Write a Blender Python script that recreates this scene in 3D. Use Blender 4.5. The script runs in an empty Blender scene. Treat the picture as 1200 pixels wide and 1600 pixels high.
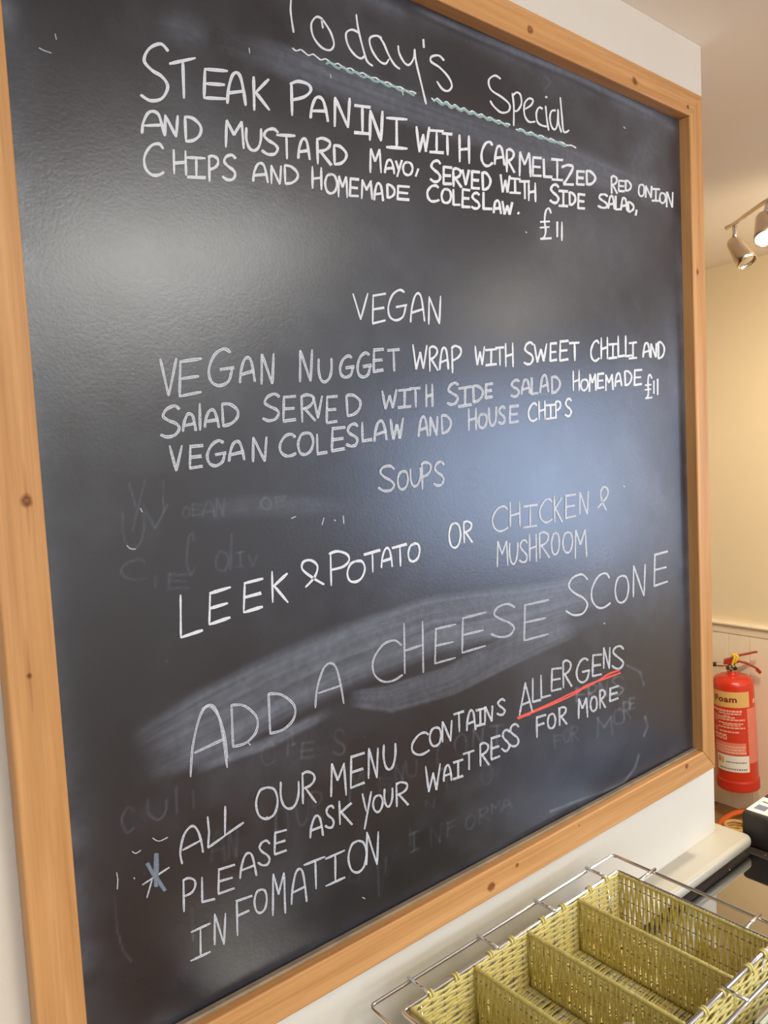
import bpy, bmesh, math, random
import numpy as np
from mathutils import Vector, Matrix

random.seed(7); np.random.seed(7)
SC = bpy.context.scene
COL = SC.collection

# ------------------------------------------------------------------ camera
H = 1.656                      # camera height above the floor (m)
F_PX = 1183.87                 # focal length for a 1200 x 1600 frame
YAW, PITCH, ROLL = 0.67560283, -0.07222362, -0.05134243
cyw, syw, cp, sp = math.cos(YAW), math.sin(YAW), math.cos(PITCH), math.sin(PITCH)
fwd = Vector((syw*cp, cyw*cp, sp)); right0 = Vector((cyw, -syw, 0)); up0 = right0.cross(fwd)
right = right0*math.cos(ROLL) + up0*math.sin(ROLL); up = -right0*math.sin(ROLL) + up0*math.cos(ROLL)
cam_d = bpy.data.cameras.new('camera'); cam = bpy.data.objects.new('camera', cam_d); COL.objects.link(cam)
cam.matrix_world = Matrix(((right.x, up.x, -fwd.x, 0), (right.y, up.y, -fwd.y, 0), (right.z, up.z, -fwd.z, H), (0, 0, 0, 1)))
cam_d.sensor_fit = 'VERTICAL'; cam_d.sensor_height = 32.0; cam_d.lens = F_PX*32.0/1600.0
cam_d.clip_start = 0.02; cam_d.clip_end = 50
SC.camera = cam

# ------------------------------------------------------------------ world, lamps, exposure
w = bpy.data.worlds.new('world'); SC.world = w; w.use_nodes = True
w.node_tree.nodes['Background'].inputs[0].default_value = (0.75, 0.85, 1.0, 1)
w.node_tree.nodes['Background'].inputs[1].default_value = 0.6
SC.view_settings.view_transform = 'Standard'; SC.view_settings.look = 'None'
SC.view_settings.gamma = 1.0; SC.view_settings.use_curve_mapping = False
SC.view_settings.exposure = 0.0
SC.cycles.use_denoising = True
SC.cycles.max_bounces = 8; SC.cycles.diffuse_bounces = 5; SC.cycles.glossy_bounces = 4
SC.cycles.transmission_bounces = 6; SC.cycles.transparent_max_bounces = 24
SC.cycles.sample_clamp_indirect = 6.0
SC.cycles.caustics_reflective = False; SC.cycles.caustics_refractive = False

def area(name, loc, target, size, size_y, power, color):
    l = bpy.data.lights.new(name, 'AREA'); l.shape = 'RECTANGLE'; l.size = size; l.size_y = size_y
    l.energy = power; l.color = color
    o = bpy.data.objects.new(name, l); COL.objects.link(o); o.location = loc
    o.rotation_euler = (Vector(target)-Vector(loc)).to_track_quat('-Z', 'Y').to_euler()
    return o
def spot(name, loc, target, power, color, angle=80, radius=0.03):
    l = bpy.data.lights.new(name, 'SPOT'); l.energy = power; l.color = color
    l.spot_size = math.radians(angle); l.spot_blend = 0.6; l.shadow_soft_size = radius
    o = bpy.data.objects.new(name, l); COL.objects.link(o); o.location = loc
    o.rotation_euler = (Vector(target)-Vector(loc)).to_track_quat('-Z', 'Y').to_euler()
    return o
# daylight through the wide window in the wall opposite the board (behind the camera)
area('daylight_front_window', (-0.9, -3.1, 1.35), (-0.2, 0.7, 1.2), 2.2, 1.4, 24, (0.84, 0.93, 1.0))
# daylight through the window in the far wall, out of frame to the right
area('daylight_side_window', (3.25, -1.45, 1.50), (1.0, -1.3, 1.45), 1.7, 1.0, 33, (0.58, 0.72, 1.0))
# warm ceiling lamp between the camera and the window
area('ceiling_lamp_light', (1.08, -1.38, 2.36), (1.08, -1.38, 0), 0.85, 1.85, 47, (1.0, 0.94, 0.81))
# warm spotlights of the ceiling bar near the far wall
spot('bar_spot_light', (1.95, 0.72, 2.22), (2.7, 1.0, 0.4), 62, (1.0, 0.85, 0.64), 150, 0.05)
spot('bar_spot_light', (2.25, 0.35, 2.2), (3.25, 1.2, 1.5), 48, (1.0, 0.85, 0.64), 140, 0.05)
spot('bar_spot_light', (2.3, -0.5, 2.2), (1.0, 0.6, 1.0), 4, (1.0, 0.84, 0.62), 120, 0.08)

spot('added_wall_wash', (0.25, -0.95, 2.30), (1.15, 0.76, 2.36), 26, (1.0, 0.88, 0.70), 46, 0.06)  # added fill spot without a fixture, lifts the upper board wall and top rail

# ------------------------------------------------------------------ pixel -> scene helpers (the frame is 1200 x 1600)
CR = np.array([right[:], (-up)[:], fwd[:]])
def ray(px, py):
    return CR.T @ np.array([(px-600)/F_PX, (py-800)/F_PX, 1.0])
def on(px, py, ax, v):
    """the point seen at a pixel on the plane coordinate[ax] = v (z counted from the floor)"""
    d = ray(px, py)
    t = ((v-H) if ax == 2 else v)/d[ax]
    return Vector((d[0]*t, d[1]*t, d[2]*t+H))
def to_px(P):
    P = np.asarray(P, float) - np.array([0, 0, H])
    c = P @ CR.T
    return 600+F_PX*c[..., 0]/c[..., 2], 800+F_PX*c[..., 1]/c[..., 2]

# ------------------------------------------------------------------ materials
def mat(name, color=(0.8, 0.8, 0.8), rough=0.5, metal=0.0, spec=0.5, noise=0.0, nscale=8.0, bump=0.0, bscale=60.0,
        coat=0.0, emit=None, estr=0.0, stretch=(1, 1, 1)):
    m = bpy.data.materials.new(name); m.use_nodes = True
    nt = m.node_tree; b = nt.nodes['Principled BSDF']
    b.inputs['Base Color'].default_value = (*color, 1); b.inputs['Roughness'].default_value = rough
    b.inputs['Metallic'].default_value = metal; b.inputs['Specular IOR Level'].default_value = spec
    b.inputs['Coat Weight'].default_value = coat
    if emit: b.inputs['Emission Color'].default_value = (*emit, 1); b.inputs['Emission Strength'].default_value = estr
    tc = nt.nodes.new('ShaderNodeNewGeometry'); mp = nt.nodes.new('ShaderNodeMapping')
    mp.inputs['Scale'].default_value = stretch
    nt.links.new(tc.outputs['Position'], mp.inputs['Vector'])
    if noise > 0:
        n = nt.nodes.new('ShaderNodeTexNoise'); n.inputs['Scale'].default_value = nscale; n.inputs['Detail'].default_value = 5
        nt.links.new(mp.outputs[0], n.inputs['Vector'])
        r = nt.nodes.new('ShaderNodeMapRange'); r.inputs[1].default_value = 0.3; r.inputs[2].default_value = 0.7
        r.inputs[3].default_value = 1-noise; r.inputs[4].default_value = 1+noise
        nt.links.new(n.outputs[0], r.inputs[0])
        v = nt.nodes.new('ShaderNodeVectorMath'); v.operation = 'SCALE'; v.inputs[0].default_value = color
        nt.links.new(r.outputs[0], v.inputs['Scale']); nt.links.new(v.outputs[0], b.inputs['Base Color'])
    if bump > 0:
        n2 = nt.nodes.new('ShaderNodeTexNoise'); n2.inputs['Scale'].default_value = bscale; n2.inputs['Detail'].default_value = 4
        nt.links.new(mp.outputs[0], n2.inputs['Vector'])
        bp = nt.nodes.new('ShaderNodeBump'); bp.inputs['Strength'].default_value = bump; bp.inputs['Distance'].default_value = 0.002
        nt.links.new(n2.outputs[0], bp.inputs['Height']); nt.links.new(bp.outputs[0], b.inputs['Normal'])
    return m

def wood(name, vertical, knots):
    m = bpy.data.materials.new(name); m.use_nodes = True
    nt = m.node_tree; b = nt.nodes['Principled BSDF']; L = nt.links.new
    b.inputs['Roughness'].default_value = 0.42; b.inputs['Specular IOR Level'].default_value = 0.35
    g = nt.nodes.new('ShaderNodeNewGeometry')
    mp = nt.nodes.new('ShaderNodeMapping'); mp.inputs['Scale'].default_value = (26, 26, 0.9) if vertical else (0.9, 26, 26)
    L(g.outputs['Position'], mp.inputs[0])
    n = nt.nodes.new('ShaderNodeTexNoise'); n.inputs['Scale'].default_value = 1.6; n.inputs['Detail'].default_value = 6; n.inputs['Distortion'].default_value = 0.6
    L(mp.outputs[0], n.inputs['Vector'])
    mp2 = nt.nodes.new('ShaderNodeMapping'); mp2.inputs['Scale'].default_value = (170, 170, 5) if vertical else (5, 170, 170)
    L(g.outputs['Position'], mp2.inputs[0])
    n2 = nt.nodes.new('ShaderNodeTexNoise'); n2.inputs['Scale'].default_value = 1.5; n2.inputs['Detail'].default_value = 3
    L(mp2.outputs[0], n2.inputs['Vector'])
    r = nt.nodes.new('ShaderNodeValToRGB'); L(n.outputs[0], r.inputs[0])
    r.color_ramp.elements[0].position = 0.28; r.color_ramp.elements[0].color = (0.50, 0.235, 0.075, 1)
    r.color_ramp.elements[1].position = 0.72; r.color_ramp.elements[1].color = (0.72, 0.40, 0.17, 1)
    mx = nt.nodes.new('ShaderNodeMixRGB'); mx.blend_type = 'MULTIPLY'; mx.inputs[0].default_value = 0.35
    L(r.outputs[0], mx.inputs[1])
    r2 = nt.nodes.new('ShaderNodeValToRGB'); L(n2.outputs[0], r2.inputs[0])
    r2.color_ramp.elements[0].position = 0.3; r2.color_ramp.elements[0].color = (0.62, 0.55, 0.45, 1)
    r2.color_ramp.elements[1].position = 0.6; r2.color_ramp.elements[1].color = (1, 1, 1, 1)
    L(r2.outputs[0], mx.inputs[2])
    last = mx.outputs[0]
    nn = nt.nodes.new('ShaderNodeTexNoise'); nn.inputs['Scale'].default_value = 90; L(g.outputs['Position'], nn.inputs['Vector'])
    for (kx, kz, kr, tail) in knots:
        sub = nt.nodes.new('ShaderNodeVectorMath'); sub.operation = 'SUBTRACT'; L(g.outputs['Position'], sub.inputs[0]); sub.inputs[1].default_value = (kx, 0, kz)
        ml = nt.nodes.new('ShaderNodeVectorMath'); ml.operation = 'MULTIPLY'; L(sub.outputs[0], ml.inputs[0])
        ml.inputs[1].default_value = (1/kr, 0, 0.85/kr) if vertical else (0.85/kr, 0, 1/kr)
        ln = nt.nodes.new('ShaderNodeVectorMath'); ln.operation = 'LENGTH'; L(ml.outputs[0], ln.inputs[0])
        ad = nt.nodes.new('ShaderNodeMath'); ad.operation = 'MULTIPLY_ADD'; L(nn.outputs[0], ad.inputs[0]); ad.inputs[1].default_value = 0.5; L(ln.outputs['Value'], ad.inputs[2])
        rr = nt.nodes.new('ShaderNodeValToRGB'); L(ad.outputs[0], rr.inputs[0]); e = rr.color_ramp.elements
        e[0].position = 0.0; e[0].color = (0.52, 0.40, 0.30, 1)
        e[1].position = 1.0; e[1].color = (1, 1, 1, 1)
        for p, c in ((0.35, (0.5, 0.36, 0.26, 1)), (0.55, (0.20, 0.11, 0.07, 1)), (0.72, (0.55, 0.40, 0.28, 1))):
            x = e.new(p); x.color = c
        k = nt.nodes.new('ShaderNodeMixRGB'); k.blend_type = 'MULTIPLY'; k.inputs[0].default_value = 0.9
        L(last, k.inputs[1]); L(rr.outputs[0], k.inputs[2]); last = k.outputs[0]
        if tail:                                   # long dark streak running from the knot along the grain
            m3 = nt.nodes.new('ShaderNodeVectorMath'); m3.operation = 'MULTIPLY'; L(sub.outputs[0], m3.inputs[0])
            m3.inputs[1].default_value = (1/0.0022, 0, 1/tail) if vertical else (1/tail, 0, 1/0.0022)
            l3 = nt.nodes.new('ShaderNodeVectorMath'); l3.operation = 'LENGTH'; L(m3.outputs[0], l3.inputs[0])
            r3 = nt.nodes.new('ShaderNodeValToRGB'); L(l3.outputs['Value'], r3.inputs[0])
            r3.color_ramp.elements[0].color = (0.62, 0.45, 0.35, 1); r3.color_ramp.elements[1].color = (1, 1, 1, 1)
            k = nt.nodes.new('ShaderNodeMixRGB'); k.blend_type = 'MULTIPLY'; k.inputs[0].default_value = 0.75
            L(last, k.inputs[1]); L(r3.outputs[0], k.inputs[2]); last = k.outputs[0]
    L(last, b.inputs['Base Color'])
    bp = nt.nodes.new('ShaderNodeBump'); bp.inputs['Strength'].default_value = 0.15; bp.inputs['Distance'].default_value = 0.001
    L(n2.outputs[0], bp.inputs['Height']); L(bp.outputs[0], b.inputs['Normal'])
    return m

M = {}
M['wall'] = mat('white_wall_paint', (0.77, 0.74, 0.67), 0.6, noise=0.015, nscale=3, bump=0.12, bscale=90)
M['cream'] = mat('cream_wall_paint', (0.76, 0.635, 0.43), 0.5, noise=0.02, nscale=2, bump=0.05, bscale=40)
M['panel'] = mat('cream_panel_paint', (0.85, 0.75, 0.57), 0.4, noise=0.02, nscale=3)
M['ceiling'] = mat('ceiling_paint', (0.90, 0.84, 0.77), 0.8, noise=0.03, nscale=1.5, bump=0.25, bscale=14)
M['floor'] = mat('brown_vinyl_floor', (0.30, 0.18, 0.085), 0.6, spec=0.1, noise=0.12, nscale=6, stretch=(1, 8, 1))
M['laminate'] = mat('cream_laminate', (0.50, 0.475, 0.40), 0.28, noise=0.01)
M['chrome'] = mat('chrome_wire', (0.72, 0.72, 0.74), 0.16, metal=1.0)
M['nickel'] = mat('brushed_nickel', (0.74, 0.63, 0.52), 0.2, metal=1.0)
M['red'] = mat('red_enamel', (0.62, 0.035, 0.012), 0.28, coat=0.3)
M['darkred'] = mat('red_lever_enamel', (0.36, 0.03, 0.018), 0.35)
M['redplastic'] = mat('red_plastic', (0.55, 0.03, 0.012), 0.45)
M['yellow'] = mat('yellow_seal_plastic', (0.80, 0.52, 0.03), 0.45)
M['black'] = mat('black_plastic', (0.022, 0.018, 0.016), 0.45, noise=0.1, nscale=200)
M['rubber'] = mat('black_rubber', (0.015, 0.014, 0.013), 0.6)
M['caseframe'] = mat('dark_case_frame', (0.085, 0.066, 0.055), 0.3, coat=0.4)
M['orange'] = mat('orange_hose', (0.72, 0.13, 0.02), 0.3, coat=0.3)
M['tan'] = mat('tan_cord', (0.62, 0.38, 0.12), 0.6, noise=0.15, nscale=80)
M['paper'] = mat('white_paper', (0.80, 0.79, 0.74), 0.6)
M['labeltan'] = mat('buff_label', (0.70, 0.44, 0.14), 0.5)
M['labelpink'] = mat('small_print_pink', (0.74, 0.22, 0.15), 0.5, noise=0.10, nscale=260, stretch=(0.3, 0.3, 2))
M['labelred'] = mat('label_red', (0.60, 0.045, 0.018), 0.45)
M['print'] = mat('pale_print', (0.82, 0.46, 0.34), 0.5)
M['printdark'] = mat('dark_red_print', (0.20, 0.02, 0.01), 0.5)
M['printgrey'] = mat('grey_print', (0.16, 0.13, 0.10), 0.5)
M['logo'] = mat('ochre_emblem', (0.62, 0.30, 0.10), 0.5)
M['wicker'] = mat('green_wicker', (0.72, 0.63, 0.24), 0.42, noise=0.16, nscale=260, spec=0.5)
M['wicker2'] = mat('green_wicker_rim', (0.60, 0.52, 0.18), 0.45, noise=0.16, nscale=200)
M['stake'] = mat('dark_wicker_stake', (0.16, 0.13, 0.05), 0.6)
M['screw'] = mat('brass_screw', (0.45, 0.30, 0.14), 0.35, metal=1.0)
M['hole'] = mat('screw_hole', (0.05, 0.025, 0.01), 0.7)
M['lampface'] = mat('lit_lamp_face', (1, 1, 1), 0.4, emit=(1.0, 0.93, 0.80), estr=14)
M['lampdark'] = mat('unlit_lamp_face', (0.45, 0.40, 0.34), 0.1, metal=0.8)
M['winpane'] = mat('daylit_window_pane', (0.6, 0.7, 0.8), 0.1, emit=(0.62, 0.78, 1.0), estr=1.6)
M['winframe'] = mat('white_window_frame', (0.8, 0.8, 0.78), 0.4)
M['diffuser'] = mat('lamp_diffuser', (0.9, 0.9, 0.88), 0.4, emit=(1.0, 0.88, 0.70), estr=1.2)
M['darkcav'] = mat('case_interior', (0.16, 0.115, 0.075), 0.5)

# tinted reflective glass of the display case
gm = bpy.data.materials.new('tinted_glass'); gm.use_nodes = True; nt = gm.node_tree; nt.nodes.clear()
o_ = nt.nodes.new('ShaderNodeOutputMaterial'); mx = nt.nodes.new('ShaderNodeMixShader'); tr = nt.nodes.new('ShaderNodeBsdfTransparent')
gl = nt.nodes.new('ShaderNodeBsdfGlossy'); gl.inputs['Roughness'].default_value = 0.02; gl.inputs['Color'].default_value = (0.95, 0.93, 0.88, 1)
fr = nt.nodes.new('ShaderNodeFresnel'); fr.inputs['IOR'].default_value = 2.6
tr.inputs['Color'].default_value = (0.55, 0.52, 0.46, 1)
ma = nt.nodes.new('ShaderNodeMath'); ma.operation = 'MULTIPLY_ADD'; ma.inputs[1].default_value = 1.0; ma.inputs[2].default_value = 0.35; ma.use_clamp = True
nt.links.new(fr.outputs[0], ma.inputs[0]); nt.links.new(ma.outputs[0], mx.inputs[0])
nt.links.new(tr.outputs[0], mx.inputs[1]); nt.links.new(gl.outputs[0], mx.inputs[2]); nt.links.new(mx.outputs[0], o_.inputs[0])
M['glass'] = gm

# ------------------------------------------------------------------ object helpers
def tag(o, label=None, cat=None, group=None, kind=None):
    if label: o['label'] = label
    if cat: o['category'] = cat
    if group: o['group'] = group
    if kind: o['kind'] = kind
    return o
def thing(name, label, cat, loc, group=None):
    o = bpy.data.objects.new(name, None); COL.objects.link(o); o.location = loc; o.empty_display_size = 0.05
    return tag(o, label, cat, group)
def world_loc(p):
    v = Vector((0, 0, 0))
    while p is not None: v += p.location; p = p.parent
    return v
def link_mesh(name, me, m, parent=None, smooth=False, origin=None):
    """me holds world coordinates; it is moved to be relative to its own origin"""
    base = world_loc(parent)
    org = Vector(origin) if origin is not None else (base if parent is not None else Vector((0, 0, 0)))
    if org.length: me.transform(Matrix.Translation(-org))
    o = bpy.data.objects.new(name, me); COL.objects.link(o); o.parent = parent; o.location = org-base
    if m is not None:
        for mm in (m if isinstance(m, (list, tuple)) else [m]): me.materials.append(mm)
    if smooth:
        me.polygons.foreach_set('use_smooth', [True]*len(me.polygons))
    return o
def obj(name, bm, m, parent=None, smooth=False, origin=None, recalc=True):
    if recalc: bmesh.ops.recalc_face_normals(bm, faces=bm.faces)
    me = bpy.data.meshes.new(name); bm.to_mesh(me); bm.free()
    return link_mesh(name, me, m, parent, smooth, origin)
def bx(bm, lo, hi, bevel=0.0, seg=2):
    r = bmesh.ops.create_cube(bm, size=1.0)
    vs = r['verts']
    for v in vs:
        v.co = Vector(((lo[i]+hi[i])/2 + v.co[i]*(hi[i]-lo[i]) for i in range(3)))
    if bevel > 0:
        es = list({e for v in vs for e in v.link_edges})
        bmesh.ops.bevel(bm, geom=es, offset=bevel, segments=seg, affect='EDGES', profile=0.5)
def box_obj(name, lo, hi, m, parent=None, bevel=0.0, origin=None, seg=2):
    bm = bmesh.new(); bx(bm, lo, hi, bevel, seg); return obj(name, bm, m, parent, origin=origin)
def tube(bm, pts, r, n=8, caps=True, rad=None, flat=None):
    pts = [Vector(p) for p in pts]; rings = []
    prev = None
    for i, p in enumerate(pts):
        if i == 0: t = pts[1]-pts[0]
        elif i == len(pts)-1: t = pts[-1]-pts[-2]
        else: t = (pts[i+1]-p).normalized()+(p-pts[i-1]).normalized()
        t.normalize()
        if prev is None:
            a = Vector((0, 0, 1)) if abs(t.z) < 0.9 else Vector((1, 0, 0))
            u = t.cross(a).normalized()
        else:
            u = (prev - t*prev.dot(t)).normalized()
        prev = u; v = t.cross(u)
        rr = rad[i] if rad else r
        rings.append([bm.verts.new(p+(u*math.cos(k*2*math.pi/n)+v*math.sin(k*2*math.pi/n))*rr) for k in range(n)])
    for a, b in zip(rings, rings[1:]):
        for k in range(n): bm.faces.new((a[k], a[(k+1) % n], b[(k+1) % n], b[k]))
    if caps:
        bm.faces.new(rings[0][::-1]); bm.faces.new(rings[-1])
def bend(pts, r=0.006, n=4):
    """rounds the inner corners of a polyline"""
    pts = [Vector(p) for p in pts]; out = [pts[0]]
    for a, b, c in zip(pts, pts[1:], pts[2:]):
        d1 = (a-b).normalized(); d2 = (c-b).normalized(); rr = min(r, (a-b).length*0.45, (c-b).length*0.45)
        p1, p2 = b+d1*rr, b+d2*rr
        for k in range(n+1):
            t = k/n; out.append(p1*(1-t)**2+b*2*t*(1-t)+p2*t*t)
    out.append(pts[-1]); return out
def smooth_path(P, n=6, closed=False):
    P = [Vector(p) for p in P]; out = []
    N = len(P)
    for i in range(N-1):
        p0 = P[max(i-1, 0)]; p1 = P[i]; p2 = P[i+1]; p3 = P[min(i+2, N-1)]
        for k in range(n):
            t = k/n
            out.append(0.5*((2*p1)+(p2-p0)*t+(2*p0-5*p1+4*p2-p3)*t*t+(-p0+3*p1-3*p2+p3)*t*t*t))
    out.append(P[-1]); return out
def lathe(bm, prof, c=(0, 0, 0), axis=None, n=32, caps=True):
    c = Vector(c); ax = Vector(axis).normalized() if axis is not None else Vector((0, 0, 1))
    q = ax.to_track_quat('Z', 'Y'); rings = []
    for r, z in prof:
        rings.append([bm.verts.new(c+q @ Vector((r*math.cos(k*2*math.pi/n), r*math.sin(k*2*math.pi/n), z))) for k in range(n)])
    for a, b in zip(rings, rings[1:]):
        for k in range(n): bm.faces.new((a[k], a[(k+1) % n], b[(k+1) % n], b[k]))
    if caps:
        bm.faces.new(rings[0][::-1]); bm.faces.new(rings[-1])

# ------------------------------------------------------------------ the room
WY = 0.765            # plane of the board wall
WX = 1.4365           # free end of the board wall
CZ = 0.748+H          # ceiling
FX = 3.258            # far wall
DZ = 0.8175*-1+H      # top of the far wall's panelling
tag(box_obj('floor', (-2.3, -3.3, -0.1), (3.45, 2.9, 0.0), M['floor']), kind='structure')
tag(box_obj('ceiling', (-2.3, -3.3, CZ), (3.45, 2.9, CZ+0.1), M['ceiling']), kind='structure')
wb = tag(box_obj('wall_board', (-2.3, WY, 0.0), (WX, WY+0.14, CZ), M['wall'], bevel=0.0015), kind='structure')
for v in wb.data.vertices:                          # the free end is slightly out of plumb
    if v.co.x > 1: v.co.x += 0.0065*(v.co.z-0.856)/1.548
bm = bmesh.new()                                   # far wall with the opening of the side window (out of frame)
bx(bm, (FX, -0.60, 0), (FX+0.15, 2.9, CZ)); bx(bm, (FX, -3.3, 0), (FX+0.15, -2.30, CZ))
bx(bm, (FX, -2.30, 0), (FX+0.15, -0.60, 0.98)); bx(bm, (FX, -2.30, 2.02), (FX+0.15, -0.60, CZ))
wall_far = tag(obj('wall_far', bm, M['cream'], recalc=False), kind='structure')
bm = bmesh.new()
bx(bm, (-2.3, -3.3, 0), (-2.05, -3.15, CZ)); bx(bm, (0.25, -3.3, 0), (3.4, -3.15, CZ))
bx(bm, (-2.05, -3.3, 0), (0.25, -3.15, 0.6)); bx(bm, (-2.05, -3.3, 2.1), (0.25, -3.15, CZ))
tag(obj('wall_front', bm, M['wall'], recalc=False), kind='structure')
tag(box_obj('wall_left', (-2.4, -3.3, 0), (-2.3, 2.9, CZ), M['wall']), kind='structure')
tag(box_obj('wall_rear', (-2.3, 2.8, 0), (3.4, 2.9, CZ), M['cream']), kind='structure')
# far wall panelling: tongue and groove boards under a dado rail
pitch = 0.0935; y = 1.6487-pitch*9; i = 0
while y < 2.6:
    bm = bmesh.new(); bx(bm, (FX-0.012, y+0.0006, 0.0), (FX-0.0005, y+pitch-0.0006, DZ-0.004), 0.0014, 2)
    obj('panel_board', bm, M['panel'], wall_far, origin=(FX, y+pitch/2, 0)); y += pitch; i += 1
bm = bmesh.new()
pr = [(0, 0), (-0.030, 0), (-0.034, -0.004), (-0.034, -0.010), (-0.028, -0.016), (-0.020, -0.018), (-0.016, -0.050), (-0.012, -0.056), (0, -0.056)]
a = [bm.verts.new((FX+x, 0.8, DZ+0.012+z)) for x, z in pr]; b = [bm.verts.new((FX+x, 2.8, DZ+0.012+z)) for x, z in pr]
for k in range(len(pr)): bm.faces.new((a[k], a[(k+1) % len(pr)], b[(k+1) % len(pr)], b[k]))
bm.faces.new(a); bm.faces.new(b[::-1])
tag(obj('trim_1', bm, M['panel']), kind='structure')
# windows that light the room, both out of frame
def window(name, lo, hi, ax):
    e = tag(box_obj(name, lo, hi, M['winpane']), kind='structure')
    bm = bmesh.new(); a_ = [i for i in (0, 1) if i != ax][0]
    def fr_(u0, u1, z0, z1):
        l = list(lo); h = list(hi); l[a_], h[a_], l[2], h[2] = u0, u1, z0, z1
        l[ax] -= 0.02; h[ax] += 0.02; bx(bm, l, h, 0.003, 1)
    u0, u1, z0, z1 = lo[a_], hi[a_], lo[2], hi[2]; t = 0.05
    fr_(u0, u0+t, z0, z1); fr_(u1-t, u1, z0, z1); fr_(u0+t, u1-t, z0, z0+t); fr_(u0+t, u1-t, z1-t, z1)
    fr_((u0+u1)/2-t/2, (u0+u1)/2+t/2, z0+t, z1-t)
    obj('window_frame', bm, M['winframe'], e)
window('window_1', (FX+0.05, -2.30, 0.98), (FX+0.07, -0.60, 2.02), 0)
window('window_2', (-2.05, -3.25, 0.6), (0.25, -3.23, 2.1), 1)
# flush ceiling lamp out of frame
t = thing('ceiling_lamp', 'long flush warm white ceiling lamp opposite the chalkboard', 'lamp', (1.08, -1.38, CZ))
box_obj('lamp_body', (0.64, -2.32, CZ-0.025), (1.52, -0.44, CZ), M['winframe'], t, 0.004)
box_obj('diffuser', (0.65, -2.31, CZ-0.034), (1.51, -0.45, CZ-0.0252), M['diffuser'], t, 0.003)

# laminate ledge under the board wall, bullnosed front and rounded corner
ZL = H-0.797
bm = bmesh.new()
yf, xr, th = 0.7055, 1.477, 0.023
outline = [(-1.2, WY-0.0005), (-1.2, yf)]
for k in range(9):
    a_ = -math.pi/2+k*math.pi/16; rr = 0.016
    outline.append((xr-rr+rr*math.cos(a_), yf+rr+rr*math.sin(a_)))
outline += [(xr, WY+0.03), (WX+0.0005, WY+0.03), (WX+0.0005, WY-0.0005)]
bot = [bm.verts.new((x, y_, ZL-th)) for x, y_ in outline]
f = bm.faces.new(bot); r = bmesh.ops.extrude_face_region(bm, geom=[f])
for v in [g for g in r['geom'] if isinstance(g, bmesh.types.BMVert)]: v.co.z += th
bm.normal_update()
es = [e for e in bm.edges if all(v.co.y < WY-0.01 or (v.co.x > xr-0.001 and v.co.y < WY+0.05) for v in e.verts) and abs(e.verts[0].co.z-e.verts[1].co.z) < 1e-5
      and all(v.co.x > -1.3 for v in e.verts) and not all(abs(v.co.x+1.2) < 1e-4 for v in e.verts)]
bmesh.ops.bevel(bm, geom=es, offset=0.009, segments=4, affect='EDGES', profile=0.5)
lg = obj('ledge', bm, M['laminate'], smooth=True)
for p_ in lg.data.polygons: p_.use_smooth = p_.area < 0.02 and abs(p_.normal.z) < 0.995
tag(lg, 'cream laminate ledge with rounded front edge fixed along the wall below the chalkboard', 'ledge')

# ------------------------------------------------------------------ the chalkboard
YF, YB = 0.740, 0.7613            # front of the frame, face of the board
XI0, XI1, ZI1, ZI0 = 0.1928, 1.3519, 0.5898+H, -0.5980+H
XO0, XO1, ZO1, ZO0 = 0.1480, 1.3961, 0.6352+H, -0.6426+H
board = thing('chalkboard', 'large framed black chalkboard menu covered in handwritten white chalk lettering', 'chalkboard', (0.772, WY, ZO0))

def knot(px, py, r, tail=0.0):
    p = on(px, py, 1, YF); return (p.x, p.z, r, tail)
W_side = wood('pine_upright', True, [knot(42, 782, 0.0085, 0.045), knot(46, 1056, 0.0045, 0.05)])
W_rs = wood('pine_right_upright', True, [knot(1090, 425, 0.009, 0.03)])
W_top = wood('pine_top_rail', False, [knot(992, 127, 0.011, 0.03), knot(828, 46, 0.009, 0.0)])
W_bot = wood('pine_bottom_rail', False, [knot(808, 1352, 0.0055), knot(768, 1385, 0.011, 0.02), knot(1073, 1197, 0.008), knot(905, 1290, 0.003)])
def rail(name, quad, m):
    """a mitred rail: quad = outer a, outer b, inner b, inner a in x,z"""
    bm = bmesh.new(); g = 0.0003
    fr_ = [bm.verts.new((x, YF, z)) for x, z in quad]; bk = [bm.verts.new((x, WY-0.0022, z)) for x, z in quad]
    bm.faces.new(fr_); bm.faces.new(bk[::-1])
    for k in range(4): bm.faces.new((fr_[k], bk[k], bk[(k+1) % 4], fr_[(k+1) % 4]))
    es = [bm.edges.get((fr_[0], fr_[1])), bm.edges.get((fr_[2], fr_[3]))]
    bmesh.ops.bevel(bm, geom=es, offset=0.0026, segments=4, affect='EDGES', profile=0.5)
    es = [bm.edges.get((fr_[1], fr_[2])), bm.edges.get((fr_[3], fr_[0]))] if False else []
    return obj(name, bm, m, board)
e_ = 0.0007
rail('top_rail', [(XO0, ZO1), (XO1, ZO1), (XI1+e_, ZI1), (XI0-e_, ZI1)], W_top)
rail('bottom_rail', [(XO0+e_, ZO0), (XO1-e_, ZO0), (XI1-e_, ZI0), (XI0+e_, ZI0)], W_bot)
rail('side_rail', [(XO0, ZO0+e_), (XO0, ZO1-e_), (XI0, ZI1-e_), (XI0, ZI0+e_)], W_side)
rail('side_rail', [(XO1, ZO0+e_), (XO1, ZO1-e_), (XI1, ZI1-e_), (XI1, ZI0+e_)], W_rs)
# thin bead lying in the lower rebate and the chalk dust on it
bm = bmesh.new(); bx(bm, (XI0+0.001, YB-0.010, ZI0+0.0002), (XI1-0.001, YB-0.0012, ZI0+0.0045), 0.001, 1)
obj('bead', bm, mat('dusty_pine_bead', (0.27, 0.21, 0.14), 0.7, noise=0.2, nscale=30), board)
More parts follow.
